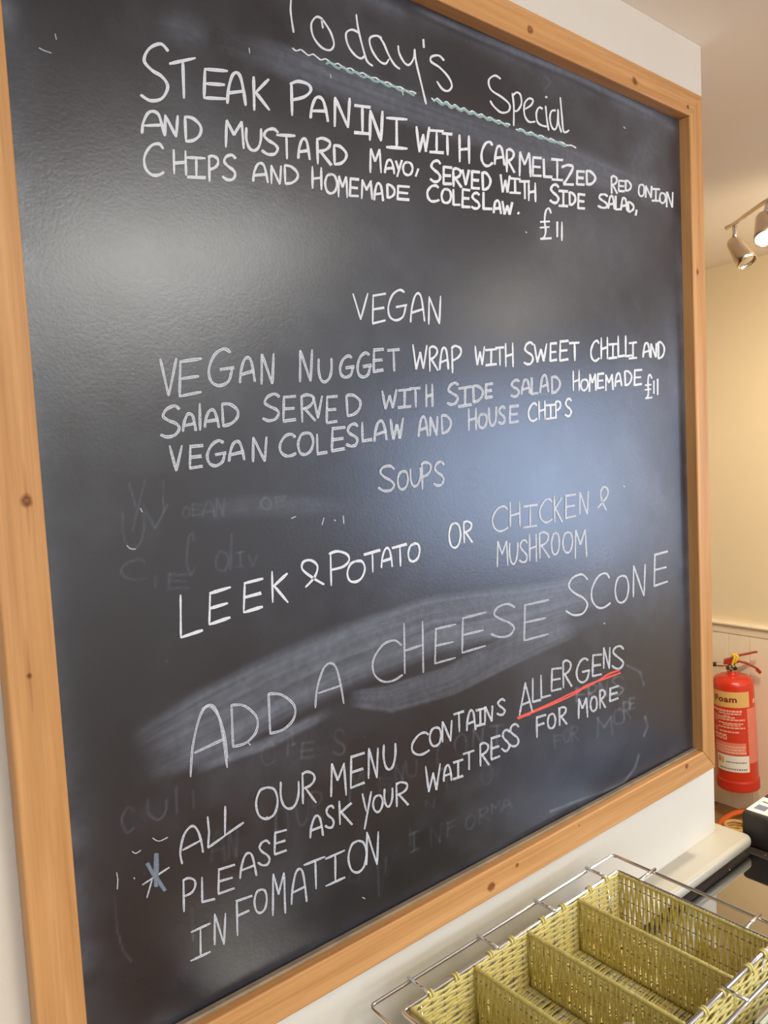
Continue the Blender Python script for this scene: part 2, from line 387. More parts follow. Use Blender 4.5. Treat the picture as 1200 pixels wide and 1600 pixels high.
# screw sunk in the top rail at the mitre
p = on(1075, 167, 1, YF)
bm = bmesh.new(); lathe(bm, [(0.0028, 0.0001), (0.0034, 0.0004), (0.0036, 0.0002)], (p.x, YF, p.z), (0, -1, 0), 16)
sc_ = obj('screw', bm, M['hole'], board)
bm = bmesh.new(); lathe(bm, [(0.0020, 0.0004), (0.0018, 0.0007)], (p.x+0.0008, YF, p.z), (0, -1, 0), 12); obj('screw_head', bm, M['screw'], sc_)

# --- board panel: a fine grid that carries the chalk dust left by the eraser
NX, NZ = 620, 620
gx = np.linspace(XI0-0.006, XI1+0.006, NX); gz = np.linspace(ZI0-0.006, ZI1+0.006, NZ)
GX, GZ = np.meshgrid(gx, gz)
PX, PY = to_px(np.stack([GX, np.full_like(GX, YB), GZ], -1))
dust = np.zeros_like(GX)
def value_noise(fx, fy, seed, X=None, Y=None):
    rs = np.random.RandomState(seed); g = rs.rand(260, 260)
    X = (GX if X is None else X)*fx+50; Y = (GZ if Y is None else Y)*fy+50
    ix = np.floor(X).astype(int); iy = np.floor(Y).astype(int); tx = X-ix; ty = Y-iy
    tx = tx*tx*(3-2*tx); ty = ty*ty*(3-2*ty); ix %= 259; iy %= 259
    return (g[iy, ix]*(1-tx)+g[iy, ix+1]*tx)*(1-ty)+(g[iy+1, ix]*(1-tx)+g[iy+1, ix+1]*tx)*ty
def swath(pts, widths, amt, streak=0.5, edge=0.25, fade=0.08):
    """a pass of the eraser: pts in frame pixels traced on the board"""
    pts = np.array(pts, float); best = np.full_like(PX, 1e9); sgn = np.zeros_like(PX); tt = np.zeros_like(PX)
    seg = np.hypot(*(pts[1:]-pts[:-1]).T); cum = np.concatenate([[0], np.cumsum(seg)]); tot = cum[-1]
    for i in range(len(pts)-1):
        a, b = pts[i], pts[i+1]; d = b-a; L = seg[i]
        t_ = np.clip(((PX-a[0])*d[0]+(PY-a[1])*d[1])/L**2, 0, 1)
        dx = PX-a[0]-t_*d[0]; dy = PY-a[1]-t_*d[1]; wd = widths[i]*(1-t_)+widths[i+1]*t_
        q = np.hypot(dx, dy)/wd; s = np.sign(d[0]*dy-d[1]*dx)*q
        m_ = q < best; best[m_] = q[m_]; sgn[m_] = s[m_]; tt[m_] = (cum[i]+t_*L)[m_]/tot
    body = np.clip((1-best)/edge, 0, 1); body = body*body*(3-2*body)
    n = value_noise(6, 0.9, int(pts[0, 0]) % 97, X=sgn*1.6, Y=tt*5)
    n2 = value_noise(16, 1.2, int(pts[0, 1]) % 89, X=sgn*1.4, Y=tt*6)
    end = np.clip(np.minimum(tt, 1-tt)/fade, 0, 1)
    return amt*body*end*(1-streak+streak*(0.6*n+0.4*n2)*2)
dust += swath([(215, 1190), (330, 1130), (430, 1075), (540, 1025), (680, 975), (820, 950), (960, 915)], [48, 62, 58, 55, 50, 40, 25], 0.17, 0.55, 0.35, 0.12)
dust += swath([(300, 1205), (420, 1160), (520, 1110)], [10, 13, 12], 0.20, 0.4, 0.9, 0.2)
dust += swath([(545, 1092), (610, 1092), (700, 1065), (790, 1020), (900, 975)], [14, 24, 26, 26, 20], 0.12, 0.5, 0.25, 0.06)
dust += swath([(330, 60), (430, 90), (560, 140), (700, 190), (860, 240), (1010, 300), (1055, 330)], [26, 34, 36, 34, 34, 30, 20], 0.13, 0.5, 0.8, 0.15)
dust += swath([(240, 30), (290, 45), (330, 70)], [30, 40, 30], 0.10, 0.3, 1.0, 0.3)
dust += swath([(640, 10), (760, 62), (900, 120), (1055, 195)], [7, 8, 8, 8], 0.20, 0.3, 1.0, 0.1)
dust += swath([(1030, 180), (1000, 260), (1040, 330)], [40, 40, 26], 0.07, 0.3, 1.0, 0.3)
dust += swath([(1058, 330), (1070, 560), (1078, 800), (1085, 1050)], [10, 9, 8, 10], 0.10, 0.4, 1.0, 0.1)
dust += swath([(960, 640), (1010, 760), (1050, 800), (1050, 850)], [26, 40, 26, 16], 0.06, 0.3, 1.0, 0.3)
dust += swath([(720, 990), (860, 990), (960, 960)], [16, 18, 12], 0.05, 0.3, 1.0, 0.2)
dust += swath([(300, 800), (400, 790), (560, 790)], [30, 26, 18], 0.07, 0.4, 1.0, 0.3)
dust += swath([(1040, 460), (1060, 640), (1062, 700)], [16, 14, 10], 0.06, 0.3, 1.0, 0.3)
dust += swath([(560, 1560-20), (700, 1440), (900, 1310), (1050, 1215)], [8, 8, 9, 9], 0.04, 0.3, 1.0, 0.1)
# dust left along the four edges where the cloth does not reach
edge_n = 0.35+1.3*value_noise(9, 9, 5)*value_noise(40, 40, 6)
dl = GX-XI0; dust += 0.20*np.exp(-np.abs(dl-0.006)/0.012)*edge_n*(0.6+0.4*value_noise(3, 5, 8))
dr = XI1-GX; dust += 0.10*np.exp(-dr/0.02)*edge_n
db = GZ-ZI0; dust += 0.05*np.exp(-db/0.02)*edge_n
dt = ZI1-GZ; dust += 0.12*np.exp(-np.abs(dt-0.02)/0.012)*edge_n
# general film with cloudy patches and fine grain
cloud = value_noise(5, 5, 11)*0.5+value_noise(11, 13, 12)*0.3+value_noise(40, 44, 13)*0.2
dust += 0.05*np.clip(cloud-0.45, 0, 1)/0.3
dust *= (0.8+0.4*value_noise(170, 170, 14))

def faint(strokes, width, amt):
    """nearly erased old writing, traced in frame pixels"""
    global dust
    for st in strokes:
        a = np.array(st, float)
        x0, x1, y0, y1 = a[:, 0].min()-8, a[:, 0].max()+8, a[:, 1].min()-8, a[:, 1].max()+8
        msk = (PX > x0) & (PX < x1) & (PY > y0) & (PY < y1)
        ii = np.nonzero(msk)
        if len(ii[0]) == 0: continue
        px, py = PX[ii], PY[ii]; best = np.full(px.shape, 1e9)
        for k in range(len(a)-1):
            d = a[k+1]-a[k]; L2 = max((d**2).sum(), 1e-6)
            t_ = np.clip(((px-a[k, 0])*d[0]+(py-a[k, 1])*d[1])/L2, 0, 1)
            best = np.minimum(best, np.hypot(px-a[k, 0]-t_*d[0], py-a[k, 1]-t_*d[1]))
        g = np.exp(-(best/width)**2)
        dust[ii] += 0.75*amt*g*(0.4+1.2*value_noise(60, 60, 21)[ii])
# ------------------------------------------------------------------ the chalk handwriting, stroke by stroke
# views of the board the strokes were read in: x0, y0, scale (to frame pixels)
VIEW = {'A': (200, 0, 3.3333), 'B': (440, 0, 3.3333), 'C': (740, 60, 3.3333), 'D': (220, 440, 3.3333), 'E': (540, 440, 4), 'F': (780, 480, 4),
        'G': (260, 720, 3.3333), 'H': (560, 700, 4), 'I': (740, 740, 3.5294), 'J': (180, 1040, 3.3333), 'K': (440, 960, 3.3333),
        'L': (740, 960, 3.75), 'M': (200, 1220, 2.857), 'X': (0, 0, 1)}
def c_(*a): return ('c', [(a[i]/100, a[i+1]/100) for i in range(0, len(a), 2)])
def l_(*a): return ('l', [(a[i]/100, a[i+1]/100) for i in range(0, len(a), 2)])
GLYPH = {
 'A': [c_(2, 100, 8, 55, 28, 12, 52, 0, 74, 14, 90, 58, 100, 100), l_(12, 66, 92, 56)],
 '^': [l_(5, 100, 48, 0), l_(45, 2, 98, 92), l_(22, 68, 84, 60)],
 'C': [c_(92, 14, 72, 0, 36, 8, 6, 42, 8, 76, 34, 97, 66, 98, 96, 86)],
 'D': [l_(8, 2, 14, 100), c_(8, 3, 52, 6, 94, 34, 92, 66, 58, 90, 14, 98)],
 'E': [l_(10, 2, 6, 98), l_(8, 4, 100, 4), l_(8, 50, 88, 50), l_(6, 97, 98, 94)],
 'F': [l_(8, 2, 12, 100), l_(6, 5, 100, 5), l_(12, 45, 84, 42)],
 'G': [c_(86, 10, 62, 0, 26, 14, 4, 52, 12, 86, 44, 100, 78, 90, 90, 66, 92, 54), l_(46, 56, 100, 52)],
 'H': [l_(8, 0, 10, 98), l_(90, 0, 94, 100), l_(9, 54, 92, 46)],
 'I': [l_(2, 5, 98, 3), l_(50, 5, 50, 96), l_(2, 98, 98, 95)],
 'l': [l_(50, 0, 50, 100)],
 'K': [l_(10, 0, 14, 100), l_(94, 8, 16, 50), l_(20, 46, 98, 100)],
 'L': [l_(6, 0, 8, 97), l_(6, 97, 98, 94)],
 'M': [l_(4, 100, 8, 2), l_(8, 2, 46, 52), l_(46, 52, 86, 2), l_(86, 2, 98, 98)],
 'N': [l_(6, 100, 8, 2), l_(8, 2, 86, 98), l_(86, 98, 96, 0)],
 'U': [c_(4, 2, 4, 50, 20, 88, 50, 100, 80, 84, 96, 46, 96, 0)],
 'O': [c_(48, 1, 20, 10, 3, 48, 16, 88, 50, 100, 84, 84, 98, 44, 82, 8, 46, 0)],
 'P': [l_(10, 2, 14, 100), c_(4, 8, 40, 0, 84, 8, 94, 26, 68, 44, 16, 54)],
 'R': [l_(8, 2, 12, 100), c_(4, 8, 40, 0, 84, 10, 86, 28, 58, 44, 16, 52), l_(26, 50, 98, 98)],
 'S': [c_(92, 14, 68, 0, 30, 6, 14, 26, 38, 44, 72, 58, 90, 76, 72, 96, 34, 98, 2, 86)],
 'T': [l_(0, 4, 100, 4), l_(52, 4, 56, 100)],
 'V': [l_(2, 2, 52, 98), l_(52, 98, 98, 0)],
 'W': [l_(2, 0, 24, 98), l_(24, 98, 52, 30), l_(52, 30, 74, 96), l_(74, 96, 98, 2)],
 'Y': [l_(4, 6, 44, 52), l_(98, 0, 26, 100)],
 'Z': [c_(2, 14, 44, 0, 90, 4, 86, 26, 46, 70, 16, 96), l_(16, 97, 98, 94)],
 '£': [c_(96, 16, 78, 0, 52, 8, 44, 40, 52, 70, 40, 92, 12, 98), l_(10, 98, 98, 96), l_(8, 44, 86, 42), l_(4, 62, 82, 60)],
 '&': [c_(98, 88, 56, 66, 10, 34, 14, 6, 46, 0, 72, 22, 60, 60, 22, 98)],
 'n': [c_(0, 6, 30, 0, 64, 20, 86, 56, 96, 100)],
 ',': [l_(90, 0, 10, 100)], '.': [l_(20, 20, 80, 80)],
}
# word, view, slope of the horizontals, pen width across/down (frame px), pen style, letters: glyph left top right bottom [slope]
WORDS = [
('steak', 'A', .06, 6.2, 5.6, 'bold', 'S 62 232 222 528 -.1;T 215 310 350 515 -.22;E 388 358 518 520 .08;A 515 378 612 545 .1;K 645 400 738 575 0'),
('panini', 'B', .12, 6, 5.2, 'bold', 'P 38 425 158 603 .0;A 148 505 240 625 .2;N 270 508 358 665 .1;I 378 548 462 700 .15;N 455 575 528 735 .1;I 542 612 655 776 .12'),
('with', 'B', .1, 5.4, 4.6, 'bold', 'W 700 660 768 795 .0;I 768 678 843 798 .1;T 835 692 885 808 .1;H 920 705 980 850 .1'),
('carmelized', 'C', .12, 5, 4.2, 'bold', 'C 38 540 102 665 0;A 108 560 160 660 .1;R 168 578 214 698 .1;M 236 592 298 720 .1;E 305 618 352 720 .1;L 362 630 408 725 .1;I 405 628 465 740 .12;Z 458 660 520 765 .1;E 535 690 575 764 .1;D 582 690 633 765 .1'),
('red', 'C', .1, 4, 3.4, 'bold', 'R 714 718 748 808;E 753 740 785 798;D 787 742 820 795'),
('onion', 'C', .1, 3.6, 3, 'bold', 'O 857 762 888 822;N 893 768 928 830;I 928 782 970 848;O 968 805 1000 858;N 1004 800 1038 880'),
('and', 'A', .1, 6, 5.2, 'bold', 'A 70 580 190 700 .1;N 188 600 262 712;D 288 608 382 742'),
('mustard', 'A', .1, 5.8, 4.8, 'bold', 'M 505 628 605 772;U 612 665 695 785;S 695 672 788 806 .05;T 772 700 870 828 .05;A 885 722 945 830;R 978 722 1060 858;D 1065 757 1138 862'),
('mayo', 'B', .1, 4.8, 4, 'bold', 'M 458 775 518 902;A 536 832 586 905;Y 592 835 625 922;O 630 845 682 913;, 695 880 712 920'),
('served', 'B', .1, 5.2, 4.4, 'bold', 'S 772 838 832 948 .05;E 840 868 885 962;R 890 878 938 975;V 940 885 975 965;E 988 892 1030 985;D 1042 898 1088 992'),
('with', 'C', .1, 4.6, 4, 'bold', 'W 138 712 188 804;I 186 728 244 808;T 238 742 290 836 .0;H 282 750 324 850'),
('side', 'C', .1, 5, 4.2, 'bold', 'S 395 762 445 858 .05;I 442 792 490 876;D 495 802 530 870;E 540 810 578 888'),
('salad', 'C', .1, 4.2, 3.6, 'bold', 'S 645 812 700 884 .1;A 700 820 733 890;L 738 822 764 893;A 767 830 800 898;D 802 852 834 905;, 842 892 850 922'),
('chips', 'A', .08, 5.8, 4.6, 'bold', 'C 80 748 192 915 .1;H 232 782 306 912;I 306 818 404 928;P 415 812 472 948;S 490 808 566 938 .0'),
('and', 'A', .1, 5.2, 4.4, 'bold', 'A 650 850 728 950 .1;N 742 862 798 960;D 808 862 885 962'),
('homemade', 'B', .1, 5, 4.2, 'bold', 'H 155 870 210 988;O 224 908 288 1008;M 294 918 342 1030;E 352 930 400 1026;M 414 938 472 1038;A 482 955 528 1045;D 546 962 588 1032;E 600 968 664 1042'),
('coleslaw', 'B', .1, 5, 4.2, 'bold', 'C 755 965 822 1050 .1;O 832 985 882 1058;L 892 988 930 1070;E 938 985 980 1082;S 987 1005 1033 1088 .05;L 1047 1005 1095 1092;A 1102 1045 1142 1112;W 1148 1052 1200 1118;. 1228 1106 1236 1114'),
('price', 'C', .0, 3.6, 3.4, 'bold', '£ 342 886 404 1048;l 428 955 440 1035;l 448 955 468 1055'),
('vegan', 'E', -.08, 4.6, 3.2, 'bold', 'V 42 72 140 242 0;E 162 76 248 262 -.18;G 260 54 382 242 -.1;A 405 74 494 252;N 515 90 596 268 0'),
('vegan', 'D', -.1, 5.2, 4, 'streak', 'V 100 398 186 598 0;E 194 402 316 595 -.14;G 350 352 484 542 -.05;A 514 395 594 525;N 624 375 694 535 0'),
('nugget', 'D', -.06, 5, 3.8, 'streak', 'N 824 355 893 522 0;U 922 400 995 522 0;G 1034 388 1108 498;G 1125 372 1198 498;E 1208 350 1262 470 -.1;T 1284 352 1345 468 -.1'),
('wrap', 'E', -.05, 4.4, 3.6, 'bold', 'W 417 394 508 550 0;R 518 406 576 560;A 588 412 642 550;P 658 402 724 570'),
('with', 'E', -.06, 4.2, 3.4, 'bold', 'W 808 402 868 525 0;I 874 422 944 522;T 937 408 987 525;H 995 385 1048 535'),
('sweet', 'F', -.1, 4.4, 3.6, 'bold', 'S 152 222 216 358 -.2;W 218 228 298 344 -.1;E 316 222 358 338;E 375 208 430 335;T 438 218 498 335 -.05'),
('chilli', 'F', -.08, 4.2, 3.4, 'bold', 'C 570 212 626 336;H 632 188 678 325;I 682 228 734 320;L 738 178 782 312;L 788 176 828 310;I 810 218 860 322'),
('and', 'F', -.06, 4, 3.3, 'bold', 'A 898 222 942 314;N 946 226 984 314;D 990 214 1032 322'),
('salad', 'D', -.05, 5.2, 4.2, 'streak', 'S 100 652 210 808 -.2;A 218 688 286 780;l 290 635 324 775;A 332 668 406 760 0;D 415 632 508 752'),
('served', 'D', -.08, 4.8, 3.8, 'streak', 'S 632 588 728 724 -.15;E 738 594 806 728;R 830 588 908 730;V 898 596 944 714;E 964 594 1022 738;D 1064 586 1145 700'),
('with', 'E', -.08, 4.4, 3.5, 'streak', 'W 225 678 318 796 -.1;I 328 672 408 788;T 402 662 466 786;H 499 642 546 784'),
('side', 'E', -.12, 4.4, 3.5, 'streak', 'S 632 636 708 768 -.2;I 704 658 788 778;D 790 648 858 754;E 872 636 918 728'),
('salad', 'F', -.12, 4.2, 3.4, 'streak', 'S 70 456 128 558 -.2;A 138 452 192 545;L 198 438 243 545;A 254 425 306 534;D 322 430 380 538'),
('homemade', 'F', -.1, 4, 3.2, 'bold', 'H 458 396 502 524;O 507 452 553 520;M 561 416 604 526;E 612 412 653 508;M 662 420 712 520;A 724 412 764 495;D 780 396 828 490;E 842 390 890 488'),
('price', 'F', -.05, 3.2, 3, 'bold', '£ 908 422 955 572;l 958 460 972 540;l 984 448 996 548'),
('vegan', 'D', -.1, 5.2, 4.2, 'streak', 'V 148 852 216 988 0;E 250 852 322 972;G 342 830 443 958 -.1;A 458 832 538 934;N 578 808 656 938 0'),
('coleslaw', 'D', -.12, 4.8, 3.8, 'streak', 'C 720 796 810 910 0;O 815 788 898 900;L 914 792 970 898 -.1;E 990 758 1062 882;S 1068 742 1133 858 -.15;L 1148 730 1204 832;A 1215 725 1280 830;W 1298 712 1368 822 -.1'),
('and', 'E', -.08, 4.2, 3.4, 'streak', 'A 455 844 513 968;N 524 842 576 965 0;D 594 830 658 950'),
('house', 'E', -.1, 4.2, 3.4, 'streak', 'H 764 792 818 930;O 828 828 882 914;U 893 784 942 900;S 953 782 998 888 -.1;E 1021 774 1080 883'),
('chips', 'F', -.08, 4, 3.3, 'bold', 'C 180 602 238 712;H 244 585 288 705;I 292 608 348 698;P 348 588 384 694;S 407 574 452 682 -.1'),
('soups', 'H', -.08, 4.2, 2.8, 'streak', 'S 120 112 232 270 0;O 242 145 310 258;U 320 125 388 238;P 388 90 455 255;S 465 88 538 236 -.15'),
('leek', 'G', -.2, 6.2, 3.6, 'bold', 'L 66 682 192 912 -.28;E 216 668 333 842 -.3;E 396 620 503 782 -.26;K 540 574 634 738 0'),
('ampersand', 'G', 0, 5, 3.6, 'bold', '& 695 518 823 662'),
('potato', 'G', -.2, 5, 3.2, 'bold', 'P 842 472 958 650 0;O 938 522 1034 630;T 1028 472 1112 582 -.28;A 1118 455 1176 555 -.1;T 1176 440 1250 550 -.28;O 1256 432 1320 522'),
('or', 'H', 0, 3.6, 3.2, 'bold', 'O 564 468 638 624;R 652 458 712 592'),
('chicken', 'I', -.06, 2.8, 2.2, 'thin', 'C 99 182 192 318;H 196 156 258 294;I 272 172 350 296 -.1;C 360 142 436 270;K 438 122 488 268;E 502 114 564 246 -.16;N 582 98 634 226 0'),
('ampersand', 'I', 0, 2.8, 2.2, 'thin', '& 745 74 683 204'),
('mushroom', 'I', -.06, 2.8, 2.2, 'thin', 'M 128 370 190 512;U 196 380 244 498;S 250 368 298 490;H 305 332 347 484;R 358 322 418 468;O 427 326 473 446;O 490 322 545 436;M 556 308 624 466'),
('add', 'J', -.1, 3.8, 3, 'hollow', 'A 388 205 582 556 -.25;n 452 212 588 484 0;D 592 195 745 424 -.05;D 784 138 940 354 -.05'),
('a', 'K', -.15, 2.8, 2.6, 'hollow', 'A 172 254 322 476 -.15'),
('cheese', 'K', -.15, 2.8, 2.4, 'hollow', 'C 466 138 636 352 -.1;H 628 40 744 308 -.1;E 790 56 908 250 -.22;E 932 -2 1066 190 -.25;S 1088 -52 1225 118 -.1;E 1254 -68 1392 128 -.22'),
('scone', 'I', -.15, 3, 2.2, 'thin', 'S 505 558 640 782 -.1;C 645 552 758 742 -.05;O 778 562 856 712;N 876 502 948 680 -.05;E 990 432 1070 616 -.25'),
('our', 'J', -.05, 3.8, 3.2, 'streak', 'O 730 634 848 798;U 857 602 958 745 0;R 968 552 1046 718'),
('menu', 'K', -.1, 3.8, 3.2, 'streak', 'M 254 772 336 948 -.05;E 354 726 430 898 -.32;N 448 694 502 854 0;U 528 672 594 808'),
('contains', 'K', -.12, 3.6, 3, 'streak', 'C 674 618 772 730 -.2;O 768 588 830 686;N 834 554 888 664 -.1;T 895 508 948 614 -.32;A 964 498 1010 604;I 1010 492 1060 578 -.2;N 1056 478 1100 560;S 1120 442 1166 524 -.1'),
('allergens', 'L', -.1, 3.2, 2.8, 'streak', '^ 264 398 345 588 -.1;L 342 368 395 512 -.2;L 390 348 452 488 -.2;E 452 312 513 448 -.14;R 518 268 574 428;G 600 258 680 398 -.1;E 692 232 750 362 -.14;N 758 192 798 318 0;S 806 186 882 318 0'),
('please', 'M', -.15, 3.4, 3.2, 'streak', 'P 240 432 304 582 -.1;L 326 424 388 540 -.2;E 398 382 476 498 -.3;A 499 322 572 430 -.2;S 578 268 638 378 -.1;E 650 222 708 325 -.28'),
('ask', 'K', -.1, 3.6, 3.2, 'streak', 'A 147 1048 216 1158 -.2;S 226 998 276 1112 -.1;K 292 972 368 1094 0'),
('your', 'K', -.1, 3.4, 3, 'streak', 'Y 417 922 468 1118 0;O 474 942 526 1028;U 533 904 578 1000;R 592 872 660 998'),
('waitress', 'K', -.1, 3.4, 3, 'streak', 'W 748 782 826 922 -.2;A 842 784 884 868;I 892 760 944 852 -.3;T 945 714 1000 810 -.35;R 1028 668 1080 788;E 1088 634 1138 752 -.3;S 1145 602 1190 712 -.1;S 1182 572 1240 688 -.1'),
('for', 'L', -.15, 3.2, 2.8, 'streak', 'F 364 590 423 714 -.3;O 433 582 480 668;R 498 542 546 648'),
('more', 'L', -.12, 3.2, 2.8, 'streak', 'M 612 488 668 608 -.1;O 683 482 723 566;R 736 442 772 550;E 794 424 848 503 -.3'),
('infomation', 'M', -.15, 3.6, 3, 'streak', 'I 278 650 368 788 -.42;N 382 590 436 732 0;F 478 518 552 682 -.35;O 562 484 620 588;M 643 408 703 598 -.1;A 728 392 797 545 -.2;T 786 352 880 486 -.4;I 880 325 970 455 -.42;O 982 268 1066 408;N 1062 225 1120 376 0'),
]
STROKES = {}          # word traces given point by point, in their view
STROKES['todays'] = ('B', 4.2, 3.4, 'bold', [
 ('l', [(-60, -66), (180, -20)]), ('c', [(52, -40), (46, 40), (50, 90), (62, 170)]),
 ('c', [(215, 102), (182, 88), (154, 125), (164, 190), (205, 245), (250, 262), (272, 232), (256, 172), (228, 125), (208, 104), (215, 148)]),
 ('c', [(402, 172), (366, 155), (335, 175), (345, 235), (378, 284), (412, 305), (432, 290)]), ('c', [(388, 75), (398, 150), (422, 248), (444, 318), (474, 344)]),
 ('c', [(520, 200), (492, 186), (458, 202), (468, 258), (506, 316), (540, 332), (558, 308)]), ('c', [(505, 188), (530, 225), (556, 285), (586, 336), (615, 360)]),
 ('c', [(606, 238), (612, 278), (638, 326), (664, 338), (688, 302), (692, 256)]), ('c', [(692, 256), (700, 325), (725, 430), (752, 543)]),
 ('l', [(737, 205), (740, 248)]),
 ('c', [(845, 316), (818, 290), (780, 296), (778, 322), (822, 352), (868, 402), (886, 448), (866, 474), (836, 464), (808, 424)])])
STROKES['special'] = ('C', 3.8, 3.2, 'bold', [
 ('c', [(140, 212), (110, 194), (78, 218), (90, 268), (148, 308), (186, 345), (180, 380), (142, 386), (102, 352), (86, 325)]),
 ('c', [(200, 285), (208, 350), (208, 456)]), ('c', [(202, 300), (222, 282), (242, 294), (248, 340), (228, 376), (210, 378)]),
 ('c', [(268, 368), (298, 348), (308, 322), (286, 314), (264, 342), (264, 398), (286, 434), (320, 434)]),
 ('c', [(358, 368), (340, 360), (326, 388), (330, 432), (350, 452), (380, 460)]), ('c', [(374, 352), (380, 420), (390, 480)]), ('l', [(374, 303), (380, 309)]),
 ('c', [(426, 376), (404, 380), (396, 418), (406, 462), (424, 474), (436, 440), (438, 372)]), ('c', [(438, 370), (442, 440), (456, 490)]),
 ('c', [(450, 308), (458, 400), (466, 480), (482, 488), (496, 478)])])
STROKES['all'] = ('J', 3.8, 3.4, 'streak', [
 ('c', [(348, 1032), (338, 970), (358, 880), (398, 835), (428, 858), (448, 920), (456, 972)]), ('l', [(350, 960), (440, 912)]),
 ('l', [(480, 786), (488, 868), (482, 948)]), ('l', [(482, 948), (572, 884)]), ('l', [(572, 732), (570, 884)]), ('l', [(570, 884), (668, 816)])])
STROKES['asterisk'] = ('M', 5, 7.5, 'grey', [('l', [(126, 325), (124, 470)]), ('l', [(85, 368), (120, 430)]), ('l', [(124, 430), (164, 488)])])
STROKES['asterisk_arms'] = ('M', 2.6, 2.6, 'streak', [('l', [(64, 464), (185, 386)]), ('l', [(108, 440), (84, 522)])])
STROKES['underline'] = ('L', 2.6, 2.6, 'red', [('c', [(258, 604), (400, 545), (560, 468), (700, 405), (790, 350), (856, 326)]), ('c', [(262, 610), (480, 518), (600, 462), (660, 416), (780, 372), (860, 342)]),
 ('l', [(256, 606), (330, 586)])])
def wave(x0, y0, x1, y1, n, amp, ph=0.0):
    out = []
    for k in range(n*4+1):
        t = k/(n*4); s = amp*math.sin(ph+k*math.pi/2)*(1.0-0.5*t)
        out.append((x0+(x1-x0)*t+s*.3, y0+(y1-y0)*t+s))
    return ('c', out)
STROKES['wavy_line'] = ('B', 2.6, 2.6, 'bold', [wave(55, 250, 700, 488, 10, 9), wave(780, 510, 1190, 652, 9, 9), wave(1218, 668, 1532, 768, 6, 7, 1.0)])
STROKES['teal_wavy_line'] = ('B', 2.6, 2.6, 'teal', [wave(230, 325, 690, 492, 7, 9, 2.2), wave(790, 522, 1180, 655, 8, 9, 2.4), wave(1230, 678, 1480, 758, 4, 6, 2.6)])
STROKES['specks'] = ('X', 1.6, 1.6, 'streak', [('l', [(821, 362), (823, 364)]), ('l', [(86, 53), (88, 62)]), ('l', [(61, 75), (68, 79), (80, 83)]), ('l', [(389, 75), (390, 83)]), ('l', [(516, 116), (517, 122)]), ('l', [(627, 138), (630, 149)]),
 ('l', [(503, 820), (506, 809)]), ('l', [(522, 812), (524, 814)]), ('l', [(536, 806), (537, 818)]), ('l', [(455, 810), (462, 807)]), ('l', [(388, 1161), (391, 1164)]), ('l', [(415, 1278), (418, 1276)]),
 ('l', [(974, 759), (976, 761)]), ('l', [(943, 973), (945, 975)]), ('l', [(566, 1402), (570, 1404)]), ('l', [(209, 1371), (210, 1373)]), ('l', [(182, 1363), (184, 1374), (183, 1389)]), ('l', [(974, 198), (977, 201)]),
 ('c', [(206, 1330), (212, 1333), (220, 1328)]), ('c', [(238, 1309), (248, 1314), (262, 1308)]), ('c', [(198, 852), (203, 857), (212, 858)]), ('l', [(219, 794), (222, 800)])])
def mkpath(kind, pts, n=5):
    if kind == 'l' or len(pts) < 3: return [Vector((x, y, 0)) for x, y in pts]
    return smooth_path([Vector((x, y, 0)) for x, y in pts], n)
def word_paths(view, slope, spec):
    x0, y0, s = VIEW[view]; out = []
    for item in spec.split(';'):
        f = item.split(); ch = f[0]; v = [float(t) for t in f[1:]]
        xl, yt, xr, yb = v[:4]; sl = v[4] if len(v) > 4 else slope; xm = (xl+xr)/2
        for kind, pts in GLYPH[ch]:
            q = []
            for u, t in pts:
                X = xl+u*(xr-xl)+random.uniform(-1, 1); Y = yt+t*(yb-yt)+sl*(X-xm)+random.uniform(-1, 1)
                q.append((x0+X/s, y0+Y/s))
            out.append(mkpath(kind, q))
    return out
# nearly erased older lettering, part of the dust on the board
def ghost(view, slope, spec, amt, width=1.5):
    faint([[(p.x, p.y) for p in path] for path in word_paths(view, slope, spec)], width, amt)
ghost('X', -.1, 'A 330 1300 352 1345;N 356 1296 372 1340;L 430 1262 436 1300', 0.10, 2.0)
ghost('X', 0, 'O 430 1262 450 1315;U 462 1248 482 1290;R 486 1236 506 1282', 0.07)
ghost('X', 0, 'M 545 1200 570 1250;E 592 1215 612 1235;N 618 1196 632 1220;U 634 1188 652 1214', 0.08)
ghost('X', -.1, 'C 682 1158 702 1200;O 710 1148 730 1180;N 738 1138 756 1166;T 766 1132 786 1168', 0.10)
ghost('X', -.1, 'M 932 1120 958 1150;O 958 1108 976 1132;R 974 1096 986 1124;E 984 1090 992 1108', 0.12)
ghost('X', -.1, 'F 865 1148 878 1168;O 880 1140 892 1160;R 892 1135 904 1158', 0.07)
ghost('X', -.1, 'E 900 1074 916 1096;R 918 1070 934 1094;N 936 1066 950 1088;S 955 1058 975 1085', 0.20)
ghost('X', -.1, 'T 690 1200 705 1232;O 752 1195 770 1225;N 664 1250 680 1262', 0.07)
ghost('X', -.4, 'I 640 1300 655 1330;N 672 1290 690 1318;F 698 1282 712 1305;O 728 1275 742 1295;R 748 1262 764 1285;M 768 1255 782 1270;A 784 1248 798 1265', 0.07)
ghost('X', -.1, 'C 408 1160 430 1195;l 448 1150 450 1180;L 456 1130 462 1165;S 520 1140 540 1180;E 470 1160 490 1185', 0.10)
ghost('X', 0, 'U 230 1250 262 1280;l 272 1230 280 1270;C 190 1262 210 1300;l 300 1236 304 1262', 0.12)
ghost('X', 0, 'V 222 790 262 825;O 285 792 296 808;E 300 788 314 806;A 316 784 336 808;N 338 780 350 806;O 408 778 424 796;F 430 776 446 792', 0.10)
ghost('X', 0, 'Y 200 750 228 830;l 250 752 258 800', 0.08)
ghost('X', 0, 'C 292 834 304 898;O 336 862 358 892;l 360 836 362 890;I 370 862 380 886;V 388 868 402 886;E 262 896 296 920', 0.09)
